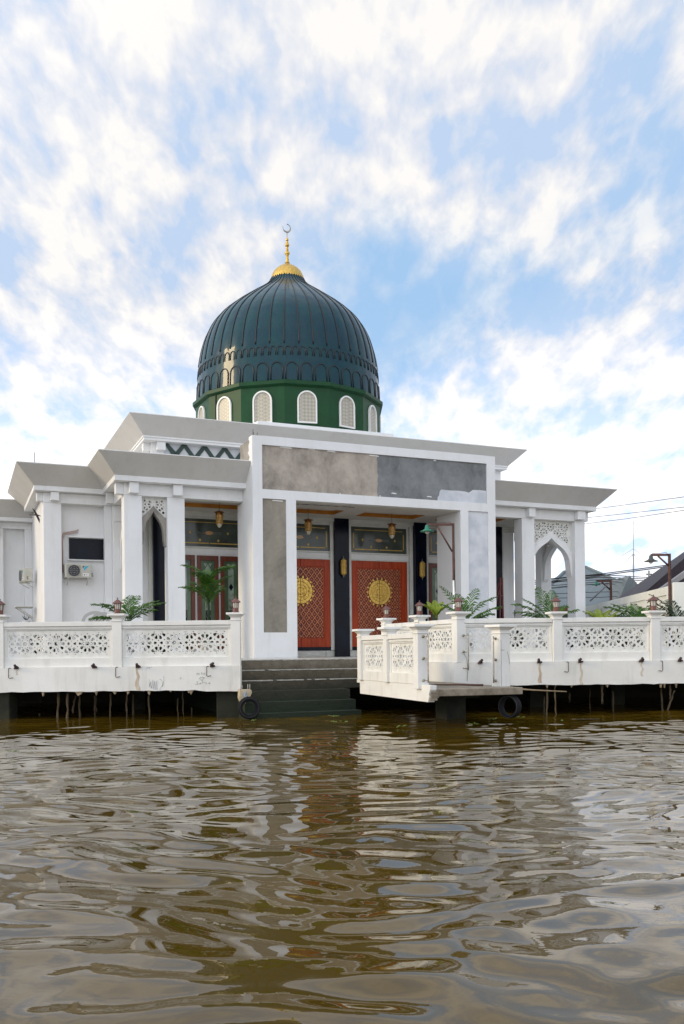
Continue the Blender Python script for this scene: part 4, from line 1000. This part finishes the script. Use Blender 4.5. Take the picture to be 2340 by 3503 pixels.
p=at(2318,2120,Yp+.3); palm('palm at the right edge of the photo in front of the boundary wall end',p.x,Yp+.3,p.z-.1,[(175,.6,55,.4),(150,.6,70,.2),(195,.6,35,.3),(90,.5,78,.2),(20,.5,50,.4),(0,.5,40,.4)],LEAFD,pot=.2)
def shrub(label,px,Y,h,seed,g):
    q=at(px,2200,Y); rr=random.Random(seed); t=empty('potted_shrub',(q.x,Y,1.1),0,label=label,cat='shrub',group=g)
    MB().lathe([(.10,0),(.15,.22),(.16,.24),(.14,.24),(.13,.18)],14).build('pot',pm('dark_clay_pot',(.10,.03,.02),None,1,.7),t)
    b=MB()
    for k in range(110):
        a=rr.uniform(0,6.28); rad_=rr.uniform(.02,.26); z=rr.uniform(.25,h); rad_*=math.sin(min(1,(h-z)/h*1.6+.25)*1.57)
        p=Vector((rad_*math.cos(a),rad_*math.sin(a),z)); d=Vector((math.cos(a+rr.uniform(-.8,.8)),math.sin(a),rr.uniform(.1,1))).normalized(); s_=d.cross(Vector((0,0,1))).normalized()*.03; l_=rr.uniform(.08,.15)
        b.add([p,p+d*l_*.5+s_,p+d*l_,p+d*l_*.5-s_],[(0,1,2,3)])
    b.build('foliage',LEAFD,t); MB().tube([(0,0,.2),(0,0,h*.8)],.012,5).build('stem',POLEW,t)
for i,px in enumerate((120,190,235,290,345,520,575,640)): shrub('dark leafed potted shrub half hidden behind the pierced panels of the left balustrade',px,19.6+.15*(i%3),.80,i,'potted shrubs behind the left balustrade')
for i,px in enumerate((1765,1950,2010,2070,2120,2170,2215,2290)): shrub('dark leafed potted shrub half hidden behind the pierced panels of the right balustrade',px,19.6+.15*(i%3),.78,i+20,'potted shrubs behind the right balustrade')
# little wall plant
q=w(-5.75,7.9,2.55); t=empty('small_pot_plant',(q.x,q.y,2.35),0,label='tiny plant in a white hanging pot on the far left wall',cat='plant')
MB().lathe([(.05,0),(.10,.06),(.13,.16),(.12,.22),(.11,.2)],14).build('pot',WH,t)
b=MB(); random.seed(2)
for k in range(7):
    a=k*.9; b.add([(0,0,.18),(.02,0,.2),(.14*math.cos(a),.14*math.sin(a),.36+.04*(k%3)),(.10*math.cos(a),.10*math.sin(a)+.02,.3)],[(0,1,2,3)])
b.build('leaves',LEAFD,t)
# plastic chairs (only their round backs clear the rail)
CH=pm('grey_plastic_chair',(.42,.42,.40),None,1,.35)
def chair(label,x,y,rz,sc=1):
    t=empty('plastic_chair',(x,y,1.1),rz,label=label,cat='chair',group='grey plastic chairs behind the left balustrade')
    out=[(.30*math.cos(PI*k/12),1.02+.24*math.sin(PI*k/12)) for k in range(13)]; inn=[(.24*math.cos(PI*k/12),1.0+.19*math.sin(PI*k/12)) for k in range(13)]
    b=MB(); b.prism([(.30,.45)]+out+[(-.30,.45),(-.24,.45)]+inn[::-1]+[(.24,.45)],0,.03); b.box(-.03,.03,.005,.025,.45,1.18); b.box(-.15,-.09,.005,.025,.45,1.1); b.box(.09,.15,.005,.025,.45,1.1); b.build('backrest',CH,t)
    MB().box(-.28,.28,-.5,.0,.42,.45).build('seat',CH,t,bevel=.01)
    for sx in (-.25,.21):
        for sy in (-.48,-.05): MB().box(sx,sx+.04,sy,sy+.04,0,.419).build('leg',CH,t)
p=at(325,2100,20.6); chair('front grey plastic chair with a round back left of the drooping palm',p.x,20.6,.15)
p=at(345,2100,21.2); chair('rear grey plastic chair with a round back half hidden by the palm',p.x+.05,21.2,.1)
# ------------------------------------------------------------------ tyres, mooring block
def tyre(label,loc,rx,rz,Ro=.235,Ri=.135,wd=.13):
    t=empty('tyre',loc,0,label=label,cat='tyre'); t.rotation_euler=(rx,0,rz)
    n=44; prof=[]; m=14
    cr=(Ro+Ri)/2; hr=(Ro-Ri)/2
    for k in range(m):
        a=2*PI*k/m; ca,sa=math.cos(a),math.sin(a)
        prof.append((cr+hr*(abs(ca)**.6)*(1 if ca>0 else -1),wd/2*(abs(sa)**.6)*(1 if sa>0 else -1)))
    vs=[];fs=[]
    for j in range(n):
        A=2*PI*j/n
        for k,(r,y) in enumerate(prof):
            g=.006 if (k in (0,1,m-1) and j%2) else 0
            vs.append(((r-g)*math.cos(A),y,(r-g)*math.sin(A)))
    for j in range(n):
        for k in range(m): fs.append((j*m+k,j*m+(k+1)%m,((j+1)%n)*m+(k+1)%m,((j+1)%n)*m+k))
    MB().add(vs,fs,True).build('rubber',RUBBER,t)
    b=MB()
    for s in (-1,1): b.tube([((cr+.01)*math.cos(2*PI*j/36),s*(wd/2+.001),(cr+.01)*math.sin(2*PI*j/36)) for j in range(36)],.006,4,closed=True)
    b.build('sidewall_ring',pm('worn_rubber',(.03,.03,.03),None,1,.7),t)
    return t
p=at(852,2421,18.25); tl=tyre('worn tyre tied with blue rope at the left end of the steps',(p.x,18.25,p.z),0,.25)
mb=empty('mooring_block',(p.x,18.6,.3),.2,label='cream concrete block with bent bars holding the left tyre',cat='mooring')
q0=at(838,2380,18.55)
b=MB(); b.prism([(-.10,-.14),(.09,-.02),(.13,.06),(.12,.12),(-.12,.12),(-.13,-.05)],-.08,.35); o=b.build('block',pm('cream_concrete',(.55,.47,.33),(.4,.33,.22),9,.9,bump=.5,bscale=20),mb,loc=(q0.x-p.x,-.02,q0.z-.3)); 
for x in (-.10,-.07,.05,.09): MB().tube([(x,-.03,.1),(x+.005,-.03,.22+.02*(x>0))],.008,5).build('bar',TREAD,mb,loc=(q0.x-p.x,-.02,q0.z-.3))
b=MB(); random.seed(3)
for k in range(5): b.tube([(random.uniform(-.03,.08),-.09,random.uniform(.0,.14)),(random.uniform(-.02,.05),-.11,.02),(.03,-.12,random.uniform(-.08,-.02)),(.03,-.13,-.16)],.008,5)
tag(b.build('rope',ROPE,None,loc=(q0.x,18.5,q0.z-.0)),'knotted pale blue rope holding the left tyre to its block','rope')
p=at(1744,2417,16.2); tyre('bare tyre hanging from the right front corner of the landing stage',(p.x,16.2,p.z),0,-.75,.215,.155,.15)
# ------------------------------------------------------------------ drips, stakes and debris under the terraces
def stake(label,px,pyt,pyb,Y,r=.022,lean=0,group=None,mat=POLEW):
    a=at(px,pyt,Y); c=at(px+lean,pyb,Y); random.seed(int(px)); n=7
    P=[a.lerp(c,k/(n-1))+Vector((random.uniform(-.012,.012),random.uniform(-.01,.01),0))*(0 if k in (0,) else 1) for k in range(n)]
    b=MB(); base=Vector((c.x,c.y,c.z)); b.tube([q-base for q in P],[r*random.uniform(.6,1.35) for _ in P],6)
    o=b.build('stake',mat,None,loc=base); tag(o,label,'wooden stake',group)
    return o
GL='crooked stakes under the left terrace'; GR='crooked stakes under the right terrace'
for px,t_,b_,Y,r,ln in ((200,2370,2480,19.3,.030,-2),(232,2372,2475,19.2,.026,-2),(258,2380,2432,19.4,.018,-10),(272,2372,2470,19.6,.022,0),(324,2380,2460,19.8,.020,2),(328,2372,2430,20.2,.02,0),(378,2372,2470,19.5,.020,0),(434,2376,2470,19.4,.018,0),(456,2375,2450,19.9,.022,-2),(509,2380,2470,19.3,.024,4),(609,2388,2462,19.5,.014,-1),(626,2368,2455,19.7,.014,1),(656,2420,2462,20.,.014,0),(135,2440,2470,20.2,.02,0)):
    stake('crooked pale stake or concrete drip standing in the dark water under the left terrace',px,t_,b_+8,Y,r,ln,GL)
for px,t_,b_,Y,r,ln in ((1870,2347,2465,19.15,.026,1),(1899,2335,2465,19.0,.018,3),(1862,2380,2440,19.6,.016,-2),(2060,2342,2400,19.2,.022,0),(2096,2365,2470,19.8,.02,3),(1948,2370,2395,20.,.02,0),(2018,2355,2455,20.4,.014,0),(2262,2352,2470,19.6,.024,4),(2288,2332,2385,19.2,.024,6),(2308,2362,2432,19.2,.018,-30)):
    stake('crooked stake or concrete drip standing in the dark water under the right terrace',px,t_,b_+8,Y,r,ln,GR)
a=at(1738,2354,18.2); c=at(1938,2366,18.6); b=MB(); b.tube([a,a.lerp(c,.4)+Vector((0,0,-.01)),c],[.022,.018,.012],6); tag(b.build('bamboo_pole',pm('dry_bamboo',(.40,.30,.18),(.28,.2,.12),9,.7)),'dry bamboo pole sticking out from the landing corner towards the right','pole')
b=MB()
for s_,e_ in (((1955,2462),(1978,2490)),((1975,2478),(2040,2492)),((1985,2492),(2050,2485)),((1960,2480),(2010,2496))):
    u_,v_=at(*s_,17.3),at(*e_,17.3); b.tube([(u_.x,u_.y,max(.01,u_.z)),(v_.x,v_.y,.012)],.010,5)
tag(b.build('driftwood',POLEW),'tangle of twigs floating in front of the right terrace','driftwood')
b=MB(); b.lathe([(.02,0),(.035,.008),(.03,.02),(.012,.03)],8); q=at(1944,2630,1); f=HC/(HC-q.z); tag(b.build('floating_debris',RUST,loc=((q.x)*f,f,-.01)),'small dark floating debris in open water on the right','debris')
# floating weeds: small clumps of round leaves
def weed(label,px,py,n,s,seed):
    q=at(px,py,1); f=HC/(HC-q.z); rr=random.Random(seed); b=MB()
    for k in range(n):
        cx,cy=rr.uniform(-s,s),rr.uniform(-s*.8,s*.8); r=rr.uniform(.02,.045); t=rr.uniform(-.5,.5)
        b.add([(cx+r*math.cos(j*PI/4),cy+r*math.sin(j*PI/4),.02+rr.uniform(0,.02)+r*math.cos(j*PI/4)*t+.012) for j in range(8)],[tuple(range(8))])
    tag(b.build('floating_weed',leafmat('weed',(.10,.17,.03),(.22,.27,.07)),loc=(q.x*f,f,0)),label,'water weed','floating green weed')
for i,(px,py,n,s,lab) in enumerate(((1140,2456,7,.14,'floating green weed left of the landing stage, nearest the steps'),(1165,2476,9,.16,'floating green weed in the door reflection'),(1366,2492,6,.12,'floating green weed out in front of the landing pier'),(1618,2484,7,.12,'floating green weed between the pier and the right tyre'),(1780,2460,5,.06,'floating green weed at the foot of the right tyre'),(1690,2466,6,.1,'floating pale weed just left of the right tyre'),(45,2580,3,.06,'single floating weed leaf in open water on the far left'),(870,2470,4,.06,'floating weed under the left tyre'),(1935,2472,3,.08,'floating weed beside the twigs'))): weed(lab,px,py,n,s,i)
# ------------------------------------------------------------------ background right
wl=empty('boundary_wall',(9.5,30,1.0),0,label='white panelled boundary wall receding behind the palms on the right',cat='wall')
A0=Vector((9.12,24.4)); A1=Vector((10.1,38)); d=(A1-A0); Lw=d.length; rzw=math.atan2(d.y,d.x)
def WM(): return MB((0,0,0))
b=WM(); b.box(0,Lw,-.1,.1,0,1.85); b.box(0,Lw,-.14,.14,1.85,2.08)
b.build('panel_wall',WALLW,wl,loc=(A0.x-9.5,A0.y-30,0),rz=rzw)
for k in range(7):
    x=.1+k*2.2; b=WM(); b.box(x,x+.3,-.14,.14,0,1.849); b.build('pilaster',WALLW,wl,loc=(A0.x-9.5,A0.y-30,0),rz=rzw)
b=WM(); b.box(-.35,-.001,-.17,.17,0,2.14); b.build('end_pier',WALLW,wl,loc=(A0.x-9.5,A0.y-30,0),rz=rzw,bevel=.02)
# purple roofed house
ph=empty('house',(16,34,1.0),0,label='house with a dark purple pitched roof rising at the right edge of the photo',cat='house')
def ob(px,py,Y): q=at(px,py,Y); return q-Vector((16,34,1.0))
e0=ob(2118,2044,44); e1=ob(2345,2010,30); r1=ob(2400,1850,31); r0=ob(2175,2003,46)
gE=ob(2345,1945,30)
b=MB(); P0=ob(2090,2062,46); P1=ob(2480,1790,30); P2=ob(2560,1950,29.5); P3=ob(2180,2048,34)
vs=[P0,P1,P2,P3]; b.add([*vs,*[v+Vector((0,0,-.15)) for v in vs]],[(0,1,2,3),(7,6,5,4),(0,4,5,1),(1,5,6,2),(2,6,7,3),(3,7,4,0)]); b.build('roof',PURP,ph)
b=MB(); q1=ob(2215,2045,32); q2=ob(2420,1900,29.3); 
for (u_,v_,hh) in ((q1,q2,.22),): b.add([u_,v_,v_+Vector((0,.1,-hh)),u_+Vector((0,.1,-hh)),u_+Vector((0,.3,0)),v_+Vector((0,.3,0)),v_+Vector((0,.4,-hh)),u_+Vector((0,.4,-hh))],[(0,1,2,3),(7,6,5,4),(0,4,5,1),(3,2,6,7),(0,3,7,4),(1,5,6,2)])
b.build('barge_board',pm('grey_barge_board',(.32,.32,.34),None,1,.7),ph)
b=MB(); g1=ob(2225,2080,33); g2=ob(2480,1950,33); b.box(g1.x,g2.x+3,g1.y,g1.y+8,0,1.55); b.box(g1.x+1.2,g2.x+3,g1.y,g1.y+8,1.551,2.6); b.build('wall',pm('dark_blue_wall',(.012,.014,.03),None,1,.6),ph)
# teal roofed house far behind
th=empty('house',(13.5,52,1.0),0,label='distant house with a teal grey sheet roof and a rusty eave behind the cables',cat='house')
def oc(px,py,Y): return at(px,py,Y)-Vector((13.5,52,1.0))
b=MB(); apx=oc(2004,1941,54); apL=oc(1930,1958,54); 
eL=oc(1800,2075,48); eR=oc(2300,2075,48); bR=oc(2200,2030,62); bL=oc(1800,2030,62)
eL.z=eR.z=(eL.z+eR.z)/2
b.add([eL,eR,apx,apL,Vector((eR.x,bR.y,eR.z)),Vector((eL.x,bL.y,eL.z))],[(0,1,2,3),(1,4,2),(4,5,3,2),(5,0,3),(0,5,4,1)]); b.build('roof',SLATE,th)
b=MB(); q=oc(2120,1998,51); q2=oc(2165,2030,51); b.prism([(oc(2060,2040,50).x,eL.z-.0),(oc(2104,1982,50).x,oc(2104,1982,50).z),(oc(2200,2050,50).x,eL.z)],-4.5,2); b.build('gable_roof',SLATE,th)
b=MB(); b.tube([apx,eR+Vector((0,.2,.1))],.12,5); b.tube([apx+Vector((0,0,0)),apL],.12,5); b.tube([apL,eL],.12,5); b.build('ridge_cap',SLATE,th)
b=MB(); b.box(eL.x,eR.x,eL.y-.05,eL.y+.05,eL.z-.35,eL.z-.05); b.build('rusty_eave',pm('rust_red',(.16,.03,.025),None,1,.8),th)
b=MB(); b.box(eL.x+.3,eR.x-.3,eL.y+.5,bR.y,0,eL.z-.3); b.build('wall',pm('shed_grey',(.25,.27,.27),None,1,.8),th)
# antenna mast
a=at(2168,2015,60); t_=at(2173,1780,60); mt=empty('antenna_mast',(a.x,60,1.0),0,label='thin radio antenna mast with small drooping ground rods rising above the roofs',cat='antenna')
MB().tube([(0,0,0),(0,0,t_.z-1-2.3)],.05,5).build('mast',STEELG,mt); MB().tube([(0,0,t_.z-3.3),(.05,0,t_.z-1)],.018,4).build('whip',STEELG,mt)
hz=at(2170,1895,60).z-1
for s in (-1,1):
    MB().tube([(0,0,hz),(s*.62,0,hz-.62)],.016,4).build('ground_rod',STEELG,mt); MB().tube([(0,0,hz+.35),(s*.75,.3,hz-.12)],.010,4).build('ground_rod',STEELG,mt)
# background lamp poles
p=at(2292,2100,24.2); q=at(2292,1894,24.2)
crane_lamp('dark crane lamp pole standing against the boundary wall end at the right',p.x,24.2,1.1,q.z,.50,0,shade=pm('dark_enamel',(.05,.06,.06),None,1,.4),brace=.32,sc=1.1)
p=at(2090,2060,38); q=at(2090,1984,38)
crane_lamp('distant crane lamp pole in front of the teal roof',p.x,38,1.1,q.z,.62,0,shade=GREENSH,brace=.4,sc=1.5)
b=MB(); b.tube([at(2018,2056,38),at(2078,2000,38)],.035,5); tag(b.build('strut',STEELG),'diagonal dark strut leaning in front of the teal roof','strut')
# utility pole tips
b=MB(); a=at(2219,1990,62); t2=at(2220,1952,62); b.tube([(a.x,62,1),(t2.x,62,t2.z)],.07,5); b.tube([(t2.x-.2,62,t2.z-.25),(t2.x+.2,62,t2.z-.25)],.05,4); tag(b.build('utility_pole',STEELG),'distant utility pole peeping over the purple roof','pole')
# ------------------------------------------------------------------ cables
def cable(label,pts,r,group):
    b=MB(); P=[at(*p) for p in pts]; Q=[]
    for i in range(len(P)-1):
        for k in range(6): t=k/6; Q.append(P[i].lerp(P[i+1],t)-Vector((0,0,.0)))
    Q.append(P[-1]); c=Q[0].copy(); b.tube([q-c for q in Q],r,4); tag(b.build('power_cable',CABLE,loc=c),label,'cable',group)
G1='three overhead cables above the right wing'; G2='bundle of low overhead cables in front of the roofs'
cable('uppermost of the three thin cables crossing the sky on the right',[(1985,1747,48),(2140,1727,40),(2345,1699,30)],.011,G1)
cable('middle of the three thin cables crossing the sky on the right',[(1970,1775,48),(2140,1757,40),(2345,1734,30)],.011,G1)
cable('lowest of the three thin cables crossing the sky on the right',[(1960,1797,48),(2140,1775,40),(2345,1745,30)],.011,G1)
low=[((1780,1990,46),(2060,1963,46),(2292,1932,40)),((1780,1999,46),(2010,1975,46),(2292,1937,40)),((1800,1988,46),(2060,1966,46),(2222,1976,58)),((1800,2003,46),(2050,1974,46),(2225,1981,58)),((1800,1992,46),(2100,1982,46),(2230,1986,58)),((1800,2010,46),(2060,1990,46),(2225,1985,58)),((1800,2016,46),(2100,1994,46),(2210,1990,58)),((1800,2035,46),(2050,2025,46),(2160,2024,50)),((1800,2048,46),(2060,2043,46),(2150,2038,50)),((1800,2022,46),(2050,1996,46),(2180,2004,56))]
labs=['topmost low cable, rising to the right lamp pole','thick low cable just under the topmost, rising to the right lamp pole']
for i,pp in enumerate(low): cable(labs[i] if i<2 else 'thin low cable sagging in front of the distant roofs',pp,.024 if i<4 else .015,G2 if i>=2 else 'low cables rising to the right lamp pole')
# ------------------------------------------------------------------ roof rod and bird
q=at(118,1585,29.5); b=MB(); b.tube([(0,0,-.2),(0,0,.36)],.014,5); tag(b.build('lightning_rod',STEELG,loc=q),'short thin rod standing on the left roof edge','rod')
bb=at(124,1762,24); b=MB()
b.tube([(-.13,0,.0),(-.05,0,.005),(.02,0,.0),(.07,0,-.01),(.12,.02,-.03)],[.004,.018,.022,.016,.004],6)
b.add([(-.02,0,.01),(.04,0,.01),(-.02,-.02,.12),(-.10,-.03,.19)],[(0,1,2,3)]); b.add([(-.02,0,.0),(.05,0,.0),(.09,.02,-.12),(.08,.02,-.22)],[(0,1,2,3)])
b.add([(-.02,0,.004),(.04,0,.004),(-.02,-.026,.12),(-.10,-.036,.19)],[(3,2,1,0)])
b.add([(-.12,0,.004),(-.20,0,.03),(-.16,0,.0),(-.2,0,-.03)],[(0,1,2),(0,2,3)])
tag(b.build('bird',BIRD,loc=bb),'small dark swallow flying past the left wing','bird')
# ------------------------------------------------------------------ world
W=bpy.data.worlds.new('World'); scn.world=W; W.use_nodes=True; nt=W.node_tree; nt.nodes.clear()
SUN_AZ=math.atan2(-.22,-.97); SUN_EL=R(20)
out=N(nt,'ShaderNodeOutputWorld'); bg=N(nt,'ShaderNodeBackground'); sky=N(nt,'ShaderNodeTexSky'); sky.sky_type='NISHITA'; sky.sun_disc=False; sky.sun_elevation=SUN_EL
sky.sun_rotation=PI/2-SUN_AZ; sky.air_density=1.0; sky.dust_density=.6; sky.ozone_density=2
bg.inputs['Strength'].default_value=.12
tc=N(nt,'ShaderNodeTexCoord'); nv=N(nt,'ShaderNodeVectorMath',operation='NORMALIZE'); L(nt,tc.outputs['Generated'],nv.inputs[0])
sp2=N(nt,'ShaderNodeSeparateXYZ'); L(nt,nv.outputs[0],sp2.inputs[0])
def mth(op,a,b=None,c=None,clamp=False):
    n=N(nt,'ShaderNodeMath',operation=op); n.use_clamp=clamp
    for i,x in enumerate((a,b,c)):
        if x is None: continue
        if isinstance(x,(int,float)): n.inputs[i].default_value=x
        else: L(nt,x,n.inputs[i])
    return n.outputs[0]
zc=mth('MAXIMUM',sp2.outputs[2],0.0); den=mth('ADD',zc,.30)
cx=mth('DIVIDE',sp2.outputs[0],den); cy=mth('DIVIDE',sp2.outputs[1],den)
cv=N(nt,'ShaderNodeCombineXYZ'); L(nt,cx,cv.inputs[0]); L(nt,cy,cv.inputs[1])
def cn(scale,detail,rough,dist,stretch=(1,1,1),rot=0,loc=(0,0,0)):
    mp=N(nt,'ShaderNodeMapping'); mp.inputs['Scale'].default_value=stretch; mp.inputs['Rotation'].default_value=(0,0,rot); mp.inputs['Location'].default_value=loc
    L(nt,cv.outputs[0],mp.inputs[0]); n=N(nt,'ShaderNodeTexNoise'); n.inputs['Scale'].default_value=scale; n.inputs['Detail'].default_value=detail; n.inputs['Roughness'].default_value=rough; n.inputs['Distortion'].default_value=dist
    L(nt,mp.outputs[0],n.inputs['Vector']); return n.outputs[0]
big=cn(2.2,3,.5,.3,(1,.8,1),.5,(3,1,0)); mid=cn(9.5,4,.55,.25,(1,.62,1),-.5); fine=cn(26,4,.6,.3,(1,.45,1),-.55)
dens=mth('ADD',mth('MULTIPLY',big,.50),mth('ADD',mth('MULTIPLY',mid,.33),mth('MULTIPLY',fine,.17)))
# blue openings of this evening's sky, as soft regions of the sky dome
def region(px,py,r,st_):
    d=(at(px,py,1.)-Vector((0,0,HC))).normalized(); dt=N(nt,'ShaderNodeVectorMath',operation='DOT_PRODUCT'); L(nt,nv.outputs[0],dt.inputs[0]); dt.inputs[1].default_value=d
    mr=N(nt,'ShaderNodeMapRange'); mr.interpolation_type='SMOOTHERSTEP'; L(nt,dt.outputs['Value'],mr.inputs[0]); mr.inputs[1].default_value=math.cos(r); mr.inputs[2].default_value=1; mr.inputs[3].default_value=0; mr.inputs[4].default_value=st_
    return mr.outputs[0]
tot=dens
for px,py,r,s_ in ((0,1090,.11,-.17),(850,400,.09,-.10),(800,250,.09,-.03),(1000,620,.10,-.05),(620,760,.10,-.07),(1180,760,.10,-.09),(1500,1180,.17,-.16),(1420,1330,.12,-.13),(1900,1130,.18,-.11),(2320,880,.17,-.14),(2330,480,.14,-.07),(1760,330,.10,-.02),(1600,720,.13,-.06),(1300,1080,.10,-.10),(700,80,.12,.02),(1100,100,.22,.12),(350,150,.28,.13),
                   (1350,700,.14,.10),(1150,420,.12,.08),(1450,160,.16,.10),(1700,1230,.07,.05),(1980,980,.12,.08),(850,850,.10,.12),(200,1250,.25,.16),(2250,1330,.17,.22),(1700,1460,.16,.22),(250,500,.28,.14),(100,800,.15,.10),(1900,200,.25,.10),(2050,700,.12,.05)):
    tot=mth('ADD',tot,region(px,py,r,s_))
hz=N(nt,'ShaderNodeMapRange'); hz.interpolation_type='SMOOTHSTEP'; L(nt,sp2.outputs[2],hz.inputs[0]); hz.inputs[1].default_value=.33; hz.inputs[2].default_value=.22; hz.inputs[3].default_value=0; hz.inputs[4].default_value=.34
tot=mth('ADD',tot,hz.outputs[0])
back=N(nt,'ShaderNodeMapRange'); bd=N(nt,'ShaderNodeVectorMath',operation='DOT_PRODUCT'); L(nt,nv.outputs[0],bd.inputs[0]); bd.inputs[1].default_value=(-.2,-1,.1); L(nt,bd.outputs['Value'],back.inputs[0]); back.inputs[1].default_value=0; back.inputs[2].default_value=.7; back.inputs[3].default_value=0; back.inputs[4].default_value=.25
tot=mth('ADD',tot,back.outputs[0])
cm=N(nt,'ShaderNodeMapRange'); cm.interpolation_type='SMOOTHSTEP'; L(nt,tot,cm.inputs[0]); cm.inputs[1].default_value=.20; cm.inputs[2].default_value=.62; cm.inputs[3].default_value=.30
# cloud colour: relief between dim lilac grey and warm white
rel=cn(9.5,4,.55,.25,(1,.62,1),-.5,(.05,.07,0)); shade=mth('SUBTRACT',mid,rel)
cl=N(nt,'ShaderNodeMapRange'); L(nt,mth('ADD',mth('ADD',mth('MULTIPLY',shade,2.4),mth('MULTIPLY',mth('SUBTRACT',fine,.5),1.5)),mth('ADD',mth('MULTIPLY',tot,.5),.27)),cl.inputs[0]); cl.inputs[1].default_value=.12; cl.inputs[2].default_value=1.05
cr2=N(nt,'ShaderNodeValToRGB'); L(nt,cl.outputs[0],cr2.inputs[0]); e=cr2.color_ramp.elements; e[0].color=(.54,.68,.90,1); e[1].color=(1.0,.975,.95,1); e.new(.5).color=(.76,.80,.89,1)
# brighter away from the frame: overhead and towards the low sun behind/left
bt=N(nt,'ShaderNodeMapRange'); bt.interpolation_type='SMOOTHSTEP'; dt=N(nt,'ShaderNodeVectorMath',operation='DOT_PRODUCT'); L(nt,nv.outputs[0],dt.inputs[0]); dt.inputs[1].default_value=Vector((-.62,-.62,.40)).normalized(); L(nt,dt.outputs['Value'],bt.inputs[0]); bt.inputs[1].default_value=-.3; bt.inputs[2].default_value=.95; bt.inputs[3].default_value=1.0; bt.inputs[4].default_value=1.72
hb=N(nt,'ShaderNodeMapRange'); hb.interpolation_type='SMOOTHSTEP'; L(nt,sp2.outputs[2],hb.inputs[0]); hb.inputs[1].default_value=.38; hb.inputs[2].default_value=.14; hb.inputs[3].default_value=0; hb.inputs[4].default_value=.42
gain=mth('ADD',bt.outputs[0],hb.outputs[0])
# clear sky from Nishita, lifted by haze
skm=N(nt,'ShaderNodeMix',data_type='RGBA',blend_type='MIX'); skm.inputs[0].default_value=.85; L(nt,sky.outputs[0],skm.inputs[6]); skm.inputs[7].default_value=(.34/.12,.62/.12,.97/.12,1)
cs=N(nt,'ShaderNodeVectorMath',operation='SCALE'); L(nt,cr2.outputs[0],cs.inputs[0]); L(nt,mth('MULTIPLY',gain,1/.12),cs.inputs['Scale'])
fm=N(nt,'ShaderNodeMix',data_type='RGBA'); L(nt,cm.outputs[0],fm.inputs[0]); L(nt,skm.outputs[2],fm.inputs[6]); L(nt,cs.outputs[0],fm.inputs[7])
L(nt,fm.outputs[2],bg.inputs['Color']); L(nt,bg.outputs[0],out.inputs[0])
# ------------------------------------------------------------------ sun: low, veiled, from the left
ls=bpy.data.lights.new('sun','SUN'); ls.energy=1.6; ls.angle=R(14); ls.color=(1,.77,.45); so=bpy.data.objects.new('sun',ls); COL.objects.link(so)
sd=Vector((math.cos(SUN_AZ)*math.cos(SUN_EL),math.sin(SUN_AZ)*math.cos(SUN_EL),math.sin(SUN_EL)))
so.rotation_euler=sd.to_track_quat('Z','Y').to_euler(); so.location=(-30,-10,20)
vs_=scn.view_settings; vs_.view_transform='Standard'; vs_.look='None'; vs_.exposure=0; vs_.gamma=1
scn.render.engine='CYCLES'; scn.cycles.max_bounces=8
